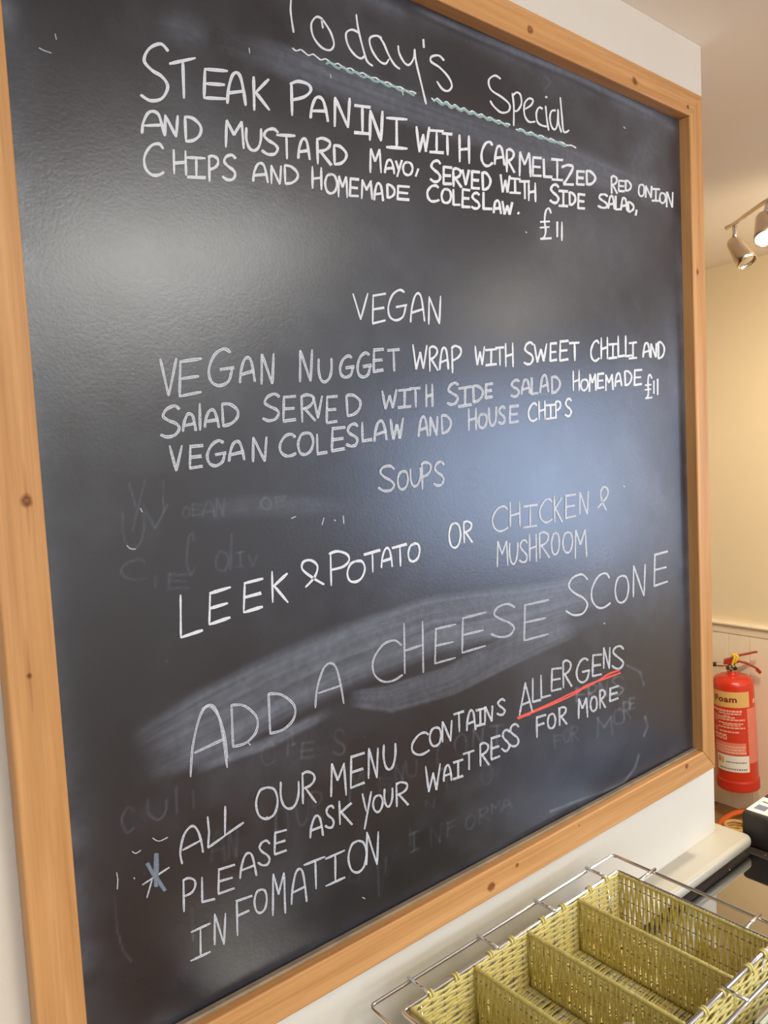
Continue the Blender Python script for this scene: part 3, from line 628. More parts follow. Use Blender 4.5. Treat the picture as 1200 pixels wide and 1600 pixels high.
ghost('X', 0, 'U 190 800 226 858;C 188 874 230 906;l 242 900 246 918', 0.10)
ghost('X', 0, 'O 545 1360 562 1378;l 602 1340 604 1364;l 640 1296 642 1320', 0.05)
ghost('X', 0, 'S 722 733 752 765;O 756 743 778 765', -0.09, 1.3)
faint([[(1008, 1120), (1012, 1135), (1006, 1150)], [(998, 1180), (992, 1200), (975, 1222), (940, 1238), (900, 1252), (860, 1268)], [(980, 1040), (1000, 1050), (1006, 1070)]], 1.6, 0.22)
faint([[(180, 1400), (182, 1450), (192, 1485), (205, 1502)], [(300, 1420), (302, 1470)], [(590, 1350), (592, 1400)]], 1.4, 0.10)
faint([[(852, 118), (860, 128), (850, 142)], [(440, 70), (480, 95), (520, 120)]], 1.6, 0.06)

# build the panel
dust = np.clip(dust, -0.02, 1)
co = np.empty((NX*NZ, 3), np.float32); co[:, 0] = GX.ravel()-0.772; co[:, 1] = YB-WY; co[:, 2] = GZ.ravel()-ZO0
idx = np.arange(NX*NZ).reshape(NZ, NX)
quads = np.stack([idx[:-1, :-1], idx[:-1, 1:], idx[1:, 1:], idx[1:, :-1]], -1).reshape(-1, 4)
nb = NX*NZ                                        # four more vertices make the back of the 3 mm sheet
ext = np.array([[gx[0]-0.772, -0.0005, gz[0]-ZO0], [gx[-1]-0.772, -0.0005, gz[0]-ZO0], [gx[-1]-0.772, -0.0005, gz[-1]-ZO0], [gx[0]-0.772, -0.0005, gz[-1]-ZO0]], np.float32)
me = bpy.data.meshes.new('board_panel')
nv = nb+4; nf = len(quads)+1
me.vertices.add(nv); me.vertices.foreach_set('co', np.concatenate([co, ext]).ravel())
faces = np.concatenate([quads, [[nb+3, nb+2, nb+1, nb]]]).astype(np.int32)
me.loops.add(nf*4); me.loops.foreach_set('vertex_index', faces.ravel())
me.polygons.add(nf); me.polygons.foreach_set('loop_start', np.arange(0, nf*4, 4, dtype=np.int32)); me.polygons.foreach_set('loop_total', np.full(nf, 4, np.int32))
me.update(calc_edges=True)
at = me.attributes.new('dust', 'FLOAT', 'POINT'); at.data.foreach_set('value', np.concatenate([dust.ravel(), np.zeros(4)]).astype(np.float32))
bmat = bpy.data.materials.new('black_board_paint'); bmat.use_nodes = True; nt = bmat.node_tree; b = nt.nodes['Principled BSDF']; L = nt.links.new
A = nt.nodes.new('ShaderNodeAttribute'); A.attribute_name = 'dust'
g = nt.nodes.new('ShaderNodeNewGeometry')
n1 = nt.nodes.new('ShaderNodeTexNoise'); n1.inputs['Scale'].default_value = 300; n1.inputs['Detail'].default_value = 3; L(g.outputs['Position'], n1.inputs['Vector'])
n3 = nt.nodes.new('ShaderNodeTexNoise'); n3.inputs['Scale'].default_value = 5; n3.inputs['Detail'].default_value = 6; L(g.outputs['Position'], n3.inputs['Vector'])
mr = nt.nodes.new('ShaderNodeMapRange'); mr.inputs[1].default_value = 0.3; mr.inputs[2].default_value = 0.75; mr.inputs[3].default_value = -0.006; mr.inputs[4].default_value = 0.016; L(n3.outputs[0], mr.inputs[0])
ad = nt.nodes.new('ShaderNodeMath'); L(A.outputs['Fac'], ad.inputs[0]); L(mr.outputs[0], ad.inputs[1])
# sparse pinholes of chalk
wn = nt.nodes.new('ShaderNodeTexVoronoi'); wn.inputs['Scale'].default_value = 75; L(g.outputs['Position'], wn.inputs['Vector'])
rs_ = nt.nodes.new('ShaderNodeValToRGB'); rs_.color_ramp.elements[0].color = (1, 1, 1, 1); rs_.color_ramp.elements[1].color = (0, 0, 0, 1)
rs_.color_ramp.elements[0].position = 0.02; rs_.color_ramp.elements[1].position = 0.06; L(wn.outputs['Distance'], rs_.inputs[0])
sepc = nt.nodes.new('ShaderNodeSeparateColor'); L(wn.outputs['Color'], sepc.inputs[0])
gt = nt.nodes.new('ShaderNodeMath'); gt.operation = 'GREATER_THAN'; gt.inputs[1].default_value = 0.93; L(sepc.outputs[0], gt.inputs[0])
mu = nt.nodes.new('ShaderNodeMath'); mu.operation = 'MULTIPLY'; L(rs_.outputs[0], mu.inputs[0]); L(gt.outputs[0], mu.inputs[1])
mu2 = nt.nodes.new('ShaderNodeMath'); mu2.operation = 'MULTIPLY_ADD'; mu2.inputs[1].default_value = 0.35; L(mu.outputs[0], mu2.inputs[0]); L(ad.outputs[0], mu2.inputs[2]); mu2.use_clamp = True
mxc = nt.nodes.new('ShaderNodeMixRGB'); mxc.inputs[1].default_value = (0.0105, 0.0108, 0.0165, 1); mxc.inputs[2].default_value = (0.46, 0.54, 0.70, 1)
L(mu2.outputs[0], mxc.inputs[0]); L(mxc.outputs[0], b.inputs['Base Color'])
rr = nt.nodes.new('ShaderNodeMapRange'); rr.inputs[1].default_value = 0.3; rr.inputs[2].default_value = 0.7; rr.inputs[3].default_value = 0.27; rr.inputs[4].default_value = 0.31; L(n3.outputs[0], rr.inputs[0]); L(rr.outputs[0], b.inputs['Roughness'])
b.inputs['Specular IOR Level'].default_value = 0.95; b.inputs['Specular Tint'].default_value = (0.87, 0.92, 1.0, 1)
bp = nt.nodes.new('ShaderNodeBump'); bp.inputs['Strength'].default_value = 0.22; bp.inputs['Distance'].default_value = 0.0005; L(n1.outputs[0], bp.inputs['Height']); L(bp.outputs[0], b.inputs['Normal'])
me.materials.append(bmat)
panel = bpy.data.objects.new('board_panel', me); COL.objects.link(panel); panel.parent = board
# chalk pen materials: opacity varies along and across the stroke
def chalk(name, color, a_mid, a_edge, streak):
    m = bpy.data.materials.new(name); m.use_nodes = True; nt = m.node_tree; b = nt.nodes['Principled BSDF']; L = nt.links.new
    b.inputs['Base Color'].default_value = (*color, 1); b.inputs['Roughness'].default_value = 0.85; b.inputs['Specular IOR Level'].default_value = 0.2
    uv = nt.nodes.new('ShaderNodeUVMap'); sx = nt.nodes.new('ShaderNodeSeparateXYZ'); L(uv.outputs[0], sx.inputs[0])
    s1 = nt.nodes.new('ShaderNodeMath'); s1.operation = 'SUBTRACT'; s1.inputs[1].default_value = 0.5; L(sx.outputs[1], s1.inputs[0])
    ab = nt.nodes.new('ShaderNodeMath'); ab.operation = 'ABSOLUTE'; L(s1.outputs[0], ab.inputs[0])
    e = nt.nodes.new('ShaderNodeMapRange'); e.inputs[1].default_value = 0.16; e.inputs[2].default_value = 0.40; e.inputs[3].default_value = a_mid; e.inputs[4].default_value = a_edge; L(ab.outputs[0], e.inputs[0])
    mp = nt.nodes.new('ShaderNodeMapping'); mp.inputs['Scale'].default_value = (30, 3.2, 1); L(uv.outputs[0], mp.inputs[0])
    n = nt.nodes.new('ShaderNodeTexNoise'); n.inputs['Scale'].default_value = 1.0; n.inputs['Detail'].default_value = 4; L(mp.outputs[0], n.inputs['Vector'])
    r = nt.nodes.new('ShaderNodeMapRange'); r.inputs[1].default_value = 0.35; r.inputs[2].default_value = 0.65; r.inputs[3].default_value = -streak; r.inputs[4].default_value = streak*0.6; L(n.outputs[0], r.inputs[0])
    ad = nt.nodes.new('ShaderNodeMath'); ad.use_clamp = True; L(e.outputs[0], ad.inputs[0]); L(r.outputs[0], ad.inputs[1])
    L(ad.outputs[0], b.inputs['Alpha'])
    return m
CH = {'bold': chalk('white_chalk', (0.84, 0.89, 0.97), 0.88, 1.0, 0.14), 'streak': chalk('streaky_white_chalk', (0.78, 0.84, 0.95), 0.55, 0.98, 0.26),
      'thin': chalk('thin_white_chalk', (0.80, 0.85, 0.95), 0.70, 0.92, 0.25), 'hollow': chalk('faint_white_chalk', (0.78, 0.83, 0.95), 0.42, 0.95, 0.28),
      'grey': chalk('grey_chalk', (0.24, 0.29, 0.38), 0.80, 0.72, 0.18), 'red': chalk('red_chalk', (0.90, 0.14, 0.11), 0.85, 0.95, 0.15),
      'teal': chalk('teal_chalk', (0.42, 0.66, 0.64), 0.62, 0.70, 0.2)}
layer = 0
def ribbons(name, paths, wh, wv, style):
    """flat chalk strokes lying on the face of the board"""
    global layer
    vs, fs, uvs = [], [], []
    k_ = {'bold': 0.82, 'streak': 0.92, 'teal': 1.5, 'red': 1.0}.get(style, 1.0); wh *= k_; wv *= k_
    for path in paths:
        P = [path[0]]
        for p in path[1:]:
            if (p-P[-1]).length > 0.3: P.append(p)
        if len(P) < 2: P = [path[0], path[0]+Vector((1.2, 0.6, 0))]
        # resample long straight runs so that width may waver
        Q = [P[0]]
        for a, b_ in zip(P, P[1:]):
            k = max(1, int((b_-a).length/7))
            for j in range(1, k+1): Q.append(a.lerp(b_, j/k))
        P = Q; n = len(P); s = random.uniform(0, 50); ph = random.uniform(0, 6); base = len(vs)
        layer = (layer+1) % 40; yy = YB-0.00012-layer*0.000012
        for i, p in enumerate(P):
            t = (P[min(i+1, n-1)]-P[max(i-1, 0)]).normalized()
            wd = math.sqrt((wh*t.x)**2+(wv*t.y)**2)*(1+0.12*math.sin(ph+i*0.8))
            if style not in ('red', 'teal', 'grey') and n > 4 and i in (0, n-1): wd *= 0.62
            nr = Vector((-t.y, t.x, 0))*wd/2; ext = t*(wd*0.15 if i == n-1 else (-wd*0.15 if i == 0 else 0))
            if i: s += (p-P[i-1]).length*0.01
            for sg in (1, -1):
                q = on(p.x+nr.x*sg+ext.x, p.y+nr.y*sg+ext.y, 1, YB)
                vs.append((q.x-0.772, yy-WY, q.z-ZO0)); uvs.append((s, 0.5+0.5*sg))
        for i in range(n-1):
            fs.append((base+2*i, base+2*i+1, base+2*i+3, base+2*i+2))
    me = bpy.data.meshes.new(name); me.from_pydata(vs, [], fs); ul = me.uv_layers.new(name='UVMap')
    li = np.empty(len(me.loops), np.int32); me.loops.foreach_get('vertex_index', li)
    ul.data.foreach_set('uv', np.array(uvs, np.float32)[li].ravel())
    me.materials.append(CH[style])
    o = bpy.data.objects.new(name, me); COL.objects.link(o); o.parent = panel
    return o
for wd_, view, slope, wh, wv, style, spec in WORDS:
    ribbons('chalk_word', word_paths(view, slope, spec), wh, wv, style)
for nm, (view, wh, wv, style, sts) in STROKES.items():
    x0, y0, s = VIEW[view]
    paths = [mkpath(k, [(x0+x/s, y0+y/s) for x, y in pts]) for k, pts in sts]
    onm = {'todays': 'chalk_word', 'special': 'chalk_word', 'all': 'chalk_word', 'specks': 'chalk_speck', 'asterisk_arms': 'asterisk_arm', 'underline': 'chalk_underline',
           'wavy_line': 'wavy_underline', 'teal_wavy_line': 'wavy_underline'}.get(nm, nm)
    o = ribbons(onm, paths, wh, wv, style)
    if nm == 'specks': o['kind'] = 'stuff'
    if nm == 'underline': o['label'] = 'red chalk double underline'
    if nm == 'teal_wavy_line': o['label'] = 'pale teal chalk wavy underline'
    if nm == 'asterisk': o['label'] = 'thick blue grey chalk asterisk'

# ------------------------------------------------------------------ glass topped display case below the ledge
ZC = H-0.830
CX0, CX1, CY0, CY1 = 0.46, 1.4825, 0.30, 0.728
fw = 0.021
case = thing('display_case', 'dark framed display case with flat reflective glass top under the wicker tray', 'display case', ((CX0+CX1)/2, (CY0+CY1)/2, 0))
box_obj('body', (CX0+0.01, CY0+0.01, 0.0), (CX1-0.01, CY1-0.005, 0.10), M['caseframe'], case, 0.003)
for lo, hi in (((CX0+0.005, CY0+0.004, 0.1), (CX0+0.02, CY1-0.006, ZC-0.018)), ((CX1-0.02, CY0+0.004, 0.1), (CX1-0.005, CY1-0.006, ZC-0.018)),
               ((CX0+0.02, CY0+0.004, 0.1), (CX1-0.02, CY0+0.019, ZC-0.018)), ((CX0+0.02, CY1-0.02, 0.1), (CX1-0.02, CY1-0.006, ZC-0.018))):
    box_obj('side_panel', lo, hi, M['darkcav'], case, 0.001)
box_obj('shelf', (CX0+0.021, CY0+0.02, ZC-0.22), (CX1-0.021, CY1-0.021, ZC-0.205), M['darkcav'], case, 0.001)
for lo, hi in (((CX0, CY0, ZC-0.018), (CX0+fw, CY1, ZC)), ((CX1-fw, CY0, ZC-0.018), (CX1, CY1, ZC)),
               ((CX0+fw, CY0, ZC-0.018), (CX1-fw, CY0+fw, ZC)), ((CX0+fw, CY1-fw, ZC-0.018), (CX1-fw, CY1, ZC))):
    o = box_obj('frame_rail', lo, hi, M['caseframe'], case, 0.0015)
for px, py in ((1196, 1336), (1139, 1358)):
    p = on(px, py, 2, ZC); bm = bmesh.new(); lathe(bm, [(0.0022, -0.001), (0.0022, 0.0006), (0.0012, 0.0011)], (p.x, p.y, ZC), None, 12); obj('rivet', bm, M['chrome'], case)
box_obj('gasket', (CX0+fw-0.0002, CY1-fw-0.0016, ZC-0.004), (CX1-fw, CY1-fw+0.0002, ZC+0.0006), M['rubber'], case)
box_obj('gasket', (CX1-fw-0.0016, CY0+fw, ZC-0.004), (CX1-fw+0.0002, CY1-fw-0.0016, ZC+0.0006), M['rubber'], case)
box_obj('glass_top', (CX0+fw, CY0+fw, ZC-0.006), (CX1-fw-0.0018, CY1-fw-0.0018, ZC-0.001), M['glass'], case)

# ------------------------------------------------------------------ cabinet behind the case, with the black box on it
box_x0 = 1.486; ZT = H-0.759
cab = thing('cabinet', 'dark low cabinet beyond the display case carrying the black box', 'cabinet', (1.72, 0.41, 0))
box_obj('carcass', (1.484, 0.08, 0.06), (1.96, 0.722, ZC-0.026), M['caseframe'], cab, 0.003)
box_obj('plinth', (1.50, 0.10, 0.0), (1.94, 0.70, 0.06), M['black'], cab)
box_obj('worktop', (1.4835, 0.075, ZC-0.0255), (1.965, 0.7255, ZC-0.0005), M['caseframe'], cab, 0.003)
bx_ = thing('black_box', 'black rounded electrical unit with a white energy label on top', 'appliance', (1.62, 0.58, ZC))
box_obj('housing', (box_x0, 0.42, ZC), (1.79, 0.736, ZT), M['black'], bx_, 0.009, seg=4)
lb = box_obj('energy_label', (1.4975, 0.640, ZT+0.0001), (1.575, 0.7305, ZT+0.0004), M['paper'], bx_)
box_obj('printed_block', (1.512, 0.700, ZT+0.00045), (1.536, 0.722, ZT+0.0006), mat('blue_grey_print', (0.17, 0.19, 0.27), 0.5), lb)
for i, c in enumerate(((0.75, 0.66, 0.30), (0.85, 0.50, 0.22), (0.85, 0.35, 0.22), (0.75, 0.2, 0.15))):
    box_obj('colour_bar', (1.505+0.004*i, 0.688-0.0085*i, ZT+0.00045), (1.53+0.004*i, 0.694-0.0085*i, ZT+0.0006), mat('label_bar_%s' % 'abcd'[i], c, 0.5), lb)
box_obj('printed_line', (1.550, 0.700, ZT+0.00045), (1.556, 0.722, ZT+0.0006), M['printgrey'], lb)

# ------------------------------------------------------------------ orange hose and tan coil on the floor by the far wall
pts = [on(1116, 1300, 2, 0.03), on(1124, 1289, 2, 0.03), on(1133, 1279, 2, 0.035), on(1145, 1272, 2, 0.04), on(1158, 1268, 2, 0.04), on(1175, 1266, 2, 0.035), on(1195, 1270, 2, 0.02), on(1215, 1285, 2, 0.014)]
bm = bmesh.new(); tube(bm, smooth_path(pts, 6), 0.0115, 12)
tag(obj('orange_hose', bm, M['orange'], smooth=True, origin=pts[3]), 'thick orange hose curving over the brown floor behind the black box', 'hose')
c = on(1151, 1300, 2, 0.02); bm = bmesh.new()
for k in range(4):
    rr = 0.046-0.003*(k % 2); zz = 0.008+0.013*k
    tube(bm, [Vector((c.x+rr*math.cos(a*2*math.pi/28+k), c.y+rr*math.sin(a*2*math.pi/28+k), zz)) for a in range(29)], 0.0075, 8)
tag(obj('cord_coil', bm, M['tan'], smooth=True, origin=(c.x, c.y, 0)), 'small coil of tan cord on the floor under the orange hose', 'cord')

# ------------------------------------------------------------------ fire extinguisher hung on the panelling
EX, EY = 3.150, 1.568
zb, zs = H-1.495, H-1.045
R_ = 0.083
ext_ = thing('fire_extinguisher', 'red foam fire extinguisher with buff label hung low on the cream panelling', 'fire extinguisher', (EX, EY, zb))
bm = bmesh.new(); prof = [(R_-0.010, 0.006), (R_-0.002, 0.012), (R_, 0.022), (R_, zs-zb)]
for k in range(1, 9):
    a = k/8*math.pi/2; prof.append((0.020+(R_-0.020)*math.cos(a)**0.8, zs-zb+0.036*math.sin(a)))
prof += [(0.020, zs-zb+0.044), (0.0195, zs-zb+0.056)]
lathe(bm, prof, (EX, EY, zb), None, 48)
cyl = obj('cylinder', bm, M['red'], ext_, smooth=True)
bm = bmesh.new(); lathe(bm, [(R_+0.001, 0.0), (R_+0.003, 0.003), (R_+0.0035, 0.040), (R_+0.002, 0.043), (R_+0.0006, 0.047)], (EX, EY, zb-0.004), None, 48)
obj('foot_ring', bm, M['redplastic'], ext_, smooth=False)
cam_dir = math.atan2(-EY, -EX)            # from the axis towards the camera
def on_cyl(th, z, r):
    """th > 0 is to the right as seen in the photograph"""
    a = cam_dir+th; return Vector((EX+r*math.cos(a), EY+r*math.sin(a), z))
def wrap_patch(name, t0, t1, z0, z1, r, m, parent, n=16):
    bm = bmesh.new(); cols = []
    for k in range(n+1):
        th = math.radians(t0+(t1-t0)*k/n)
        cols.append([bm.verts.new(on_cyl(th, z, rr)) for z, rr in ((z0, r), (z1, r), (z1, r-0.0004), (z0, r-0.0004))])
    for a, b in zip(cols, cols[1:]):
        for j in range(4): bm.faces.new((a[j], b[j], b[(j+1) % 4], a[(j+1) % 4]))
    bm.faces.new(cols[0]); bm.faces.new(cols[-1][::-1])
    return obj(name, bm, m, parent)
zpx = lambda y, x=1146: on(x, y, 0, EX-0.07).z
zt1, zt0 = zpx(1082), zpx(1106)
band = wrap_patch('type_label', -84, 46, zt0, zt1, R_+0.0007, M['labeltan'], ext_)
cu = bpy.data.curves.new('foam_text', 'FONT'); cu.body = 'Foam'; cu.size = 0.040; cu.space_character = 1.08; cu.offset = 0.0012
to = bpy.data.objects.new('foam_text_tmp', cu); COL.objects.link(to); bpy.context.view_layer.update()
dg = bpy.context.evaluated_depsgraph_get(); tm = bpy.data.meshes.new_from_object(to.evaluated_get(dg))
bpy.data.objects.remove(to)
xs = [v.co.x for v in tm.vertices]; x0, x1 = min(xs), max(xs); ys = [v.co.y for v in tm.vertices]; y0, y1 = min(ys), max(ys)
t0, t1 = math.radians(-56), math.radians(9); zc_ = (zt0+zt1)/2
for v in tm.vertices:
    th = t0+(v.co.x-x0)/(x1-x0)*(t1-t0); z = zc_-0.0115+(v.co.y-y0)/(y1-y0)*0.027
    v.co = on_cyl(th, z, R_+0.0014)
link_mesh('lettering', tm, M['printdark'], band)
zp1, zp0 = zpx(1108), zpx(1180); zw0 = zpx(1205)
lp = wrap_patch('instruction_label', -84, 33, zp0, zp1, R_+0.0007, M['labelred'], ext_)
wrap_patch('small_print', 36, 95, zpx(1192), zp1, R_+0.0007, M['labelpink'], ext_)
def frac(f): return zp1+(zp0-zp1)*f
rnd = random.Random(3)
for f0, f1, a0, a1 in ((0.03, 0.07, -70, 22), (0.09, 0.12, -45, 20), (0.14, 0.16, -30, -12), (0.17, 0.20, -50, 2), (0.22, 0.25, -50, 28), (0.30, 0.33, -48, 24), (0.345, 0.365, -32, 15), (0.39, 0.42, -50, 28),
                       (0.48, 0.51, -46, 12), (0.80, 0.83, -66, 28), (0.86, 0.89, -66, 24), (0.92, 0.95, -66, 28)):
    a = a0; segs = []
    while a < a1:
        w_ = rnd.uniform(5, 12); b_ = min(a+w_, a1)
        wrap_patch('printed_line', a, b_, frac(f1), frac(f0), R_+0.0012, M['print'], lp, 4); a = b_+1.6
wrap_patch('print_block', -68, 28, frac(0.975), frac(0.73), R_+0.0010, M['labelpink'], lp)
for a0, a1 in ((-68, -52), (-66, -54)):
    pass
for f0, f1 in ((0.14, 0.30), (0.42, 0.52)):
    wrap_patch('pictogram', -68, -52, frac(f1), frac(f0), R_+0.0012, M['labelpink'], lp, 5)
for a0, a1 in ((-66, -52), (-49, -38), (-35, -24)):
    wrap_patch('pictogram', a0, a1, frac(0.67), frac(0.555), R_+0.0012, M['print'], lp, 4)
    wrap_patch('pictogram_detail', a0+3, a1-3, frac(0.64), frac(0.60), R_+0.0016, M['labelred'], lp, 3)
wl = wrap_patch('service_label', -62, 35, zw0, zp0-0.0004, R_+0.0011, M['paper'], ext_)
dz = (zp0-zw0)
wrap_patch('emblem', -56, -46, zw0+dz*0.50, zw0+dz*0.86, R_+0.0015, M['logo'], wl, 5)
wrap_patch('emblem', -44, -36, zw0+dz*0.46, zw0+dz*0.84, R_+0.0015, M['labeltan'], wl, 4)
a = -30
while a < 26:
    b_ = a+rnd.uniform(3, 7); wrap_patch('printed_line', a, b_, zw0+dz*0.56, zw0+dz*0.62, R_+0.0015, M['printgrey'], wl, 2); a = b_+1.5
a = -50
while a < 24:
    b_ = a+rnd.uniform(2.5, 5); wrap_patch('printed_line', a, b_, zw0+dz*0.13, zw0+dz*0.21, R_+0.0015, M['printgrey'], wl, 2); a = b_+2.0
wrap_patch('side_print', 62, 74, zt0+0.012, zt0+0.030, R_+0.0008, M['print'], ext_, 4)
# valve, levers and hose: laid out on the picture's left-right direction at the extinguisher
hx = Vector((math.cos(cam_dir+math.pi/2), math.sin(cam_dir+math.pi/2), 0)).normalized()     # to the right in the photo
zv = zs+0.058; ctr = Vector((EX, EY, 0))
def V3(a, z, d=0.0): return ctr+hx*a+Vector((0, 0, z))+Vector((math.cos(cam_dir), math.sin(cam_dir), 0))*d
bm = bmesh.new(); lathe(bm, [(0.021, -0.006), (0.021, 0.004), (0.016, 0.006), (0.016, 0.018), (0.013, 0.020)], (EX, EY, zv), None, 20)
vlv = obj('valve', bm, M['nickel'], ext_, smooth=False)
bm = bmesh.new(); tube(bm, [V3(0.012, zv+0.008, 0.008), V3(0.013, zv+0.008, 0.026)], 0.009, 14); obj('gauge', bm, M['chrome'], vlv)
bm = bmesh.new(); tube(bm, [V3(-0.012, zv+0.008, 0.006), V3(-0.016, zv+0.008, 0.024)], 0.008, 14); obj('gauge', bm, M['chrome'], vlv)
bm = bmesh.new(); tube(bm, [V3(-0.010, zv+0.016), V3(-0.034, zv+0.017), V3(-0.0345, zv+0.017), V3(-0.062, zv+0.018)], 0.008, 14, rad=[0.007, 0.007, 0.0095, 0.0095]); obj('hose_coupling', bm, M['nickel'], ext_)
hp = smooth_path([V3(-0.060, zv+0.018), V3(-0.075, zv+0.0175), V3(-0.095, zv+0.014, -0.002), V3(-0.112, zv-0.01, -0.004), V3(-0.112, zv-0.08, -0.006), V3(-0.100, zv-0.20, -0.006), V3(-0.096, zv-0.33, -0.004)], 6)
bm = bmesh.new(); tube(bm, hp, 0.0095, 14); obj('hose', bm, M['rubber'], ext_, smooth=True)
def lever(name, pts, w_, th_, m):
    bm = bmesh.new(); dd = Vector((math.cos(cam_dir), math.sin(cam_dir), 0))
    P = [V3(a, z) for a, z in pts]; rg = []
    for i, p in enumerate(P):
        t = (P[min(i+1, len(P)-1)]-P[max(i-1, 0)]).normalized(); nn_ = t.cross(dd).normalized()
        ww = w_[i] if isinstance(w_, (list, tuple)) else w_
        rg.append([bm.verts.new(p+dd*ww*sx+nn_*th_*sz) for sx, sz in ((1, 1), (-1, 1), (-1, -1), (1, -1))])
    for a, b in zip(rg, rg[1:]):
        for j in range(4): bm.faces.new((a[j], b[j], b[(j+1) % 4], a[(j+1) % 4]))
    bm.faces.new(rg[0]); bm.faces.new(rg[-1][::-1]); return obj(name, bm, m, ext_)
bm = bmesh.new()       # the lever housing
hp_ = [(-0.032, zv+0.022), (-0.030, zv+0.040), (0.020, zv+0.056), (0.024, zv+0.040), (0.012, zv+0.020)]
dd = Vector((math.cos(cam_dir), math.sin(cam_dir), 0))
a = [bm.verts.new(V3(x, z, 0.012)) for x, z in hp_]; b = [bm.verts.new(V3(x, z, -0.012)) for x, z in hp_]
bm.faces.new(a); bm.faces.new(b[::-1])
for k in range(5): bm.faces.new((a[k], a[(k+1) % 5], b[(k+1) % 5], b[k]))
obj('lever_housing', bm, M['darkred'], ext_)
lever('squeeze_lever', [(0.010, zv+0.050), (0.030, zv+0.060), (0.060, zv+0.067), (0.085, zv+0.074), (0.103, zv+0.077)], [0.011, 0.011, 0.009, 0.009, 0.008], 0.0028, M['darkred'])
lever('carry_handle', [(0.008, zv+0.026), (0.030, zv+0.034), (0.055, zv+0.028), (0.080, zv+0.016), (0.100, zv+0.004), (0.112, zv-0.010), (0.108, zv-0.014), (0.094, zv+0.000)], [0.010]*8, 0.0030, M['darkred'])
bm = bmesh.new(); tube(bm, smooth_path([V3(0.006, zv+0.070, 0.013), V3(0.014, zv+0.056, 0.016), V3(0.008, zv+0.038, 0.016), V3(0.002, zv+0.020, 0.014)], 5), 0.0055, 8, rad=None)
tube(bm, smooth_path([V3(0.002, zv+0.066, 0.014), V3(0.024, zv+0.062, 0.016), V3(0.020, zv+0.044, 0.018), V3(0.012, zv+0.032, 0.014)], 5), 0.006, 8)
obj('safety_seal', bm, M['yellow'], ext_, smooth=True)
box_obj('wall_bracket', (EX+0.050, EY-0.018, zs-0.06), (FX-0.0125, EY+0.018, zs+0.020), M['nickel'], ext_, 0.002)

ext_.rotation_euler.x = math.radians(-2.2)        # it hangs a little askew

# ------------------------------------------------------------------ ceiling spotlight bar
ZB = H+0.64
b0, b1 = on(1135, 356, 2, ZB), on(1200, 313, 2, ZB)
base = thing('ceiling_spotlight_bar', 'curved nickel ceiling bar with adjustable spotlights at the upper right', 'spotlight', (1.93, 0.66, CZ))
mid = on(1168, 334.5, 2, ZB); ctl = [b0, on(1147, 350, 2, ZB), mid, b1, b1+(b1-mid)*0.9+Vector((0.03, 0, 0))]
cc = Vector((1.93, 0.66, ZB))
half = smooth_path(ctl+[cc], 6); other = [cc*2-p for p in half[::-1]]
for p in other: p.z = ZB
bm = bmesh.new(); tube(bm, half+other[1:], 0.0065, 10); obj('bar', bm, M['nickel'], base, smooth=True)
bm = bmesh.new(); lathe(bm, [(0.055, 0), (0.055, -0.014), (0.045, -0.022), (0.010, -0.024), (0.010, ZB-CZ)], (cc.x, cc.y, CZ-0.0005), None, 28); obj('ceiling_rose', bm, M['nickel'], base, smooth=False)
def depth(P): return (Vector(P)-Vector((0, 0, H))).dot(fwd)
def at_depth(px, py, d):
    r_ = ray(px, py); return Vector((r_[0]*d, r_[1]*d, r_[2]*d+H))
def head(top_px, a_px, b_px, d, lean, lit):
    """a spotlight head: stem from the bar, tapered cup from a to b"""
    P0 = at_depth(*top_px, d); A_ = at_depth(*a_px, d); B_ = at_depth(*b_px, d-lean); ax = (B_-A_); L_ = 0.088; ax.normalize()
    bm = bmesh.new(); tube(bm, [P0, A_+ax*0.010], 0.0062, 10); st = obj('stem', bm, M['chrome'], base, smooth=True)
    bm = bmesh.new()
    lathe(bm, [(0.004, -0.004), (0.016, -0.002), (0.0205, 0.006), (0.023, 0.030), (0.028, 0.070), (0.0285, L_), (0.0265, L_), (0.0255, L_-0.012), (0.010, L_-0.030)], A_, ax, 28)
    h_ = obj('spotlight_head', bm, M['nickel'], base, smooth=True)
    bm = bmesh.new(); lathe(bm, [(0.0250, 0), (0.022, 0.003), (0.010, 0.005)], A_+ax*(L_-0.008), ax, 24); lf = obj('lamp_face', bm, M['lampface'] if lit else M['lampdark'], h_)
    if lit: lf['label'] = 'glowing white lamp'
    return A_+ax*(L_+0.01), ax
d1 = depth(on(1147, 350, 2, ZB)); head((1148, 349), (1145, 376), (1165, 406), d1, 0.03, False)
d2 = depth(b1); head((1201, 314), (1193, 338), (1197, 376), d2-0.02, 0.045, True)
cc1 = other[-3]; head(to_px(np.array(other[len(other)//2][:])), (to_px(np.array(other[len(other)//2][:]))[0]+8, to_px(np.array(other[len(other)//2][:]))[1]+26), (to_px(np.array(other[len(other)//2][:]))[0]+14, to_px(np.array(other[len(other)//2][:]))[1]+80), depth(other[len(other)//2]), 0.02, True)

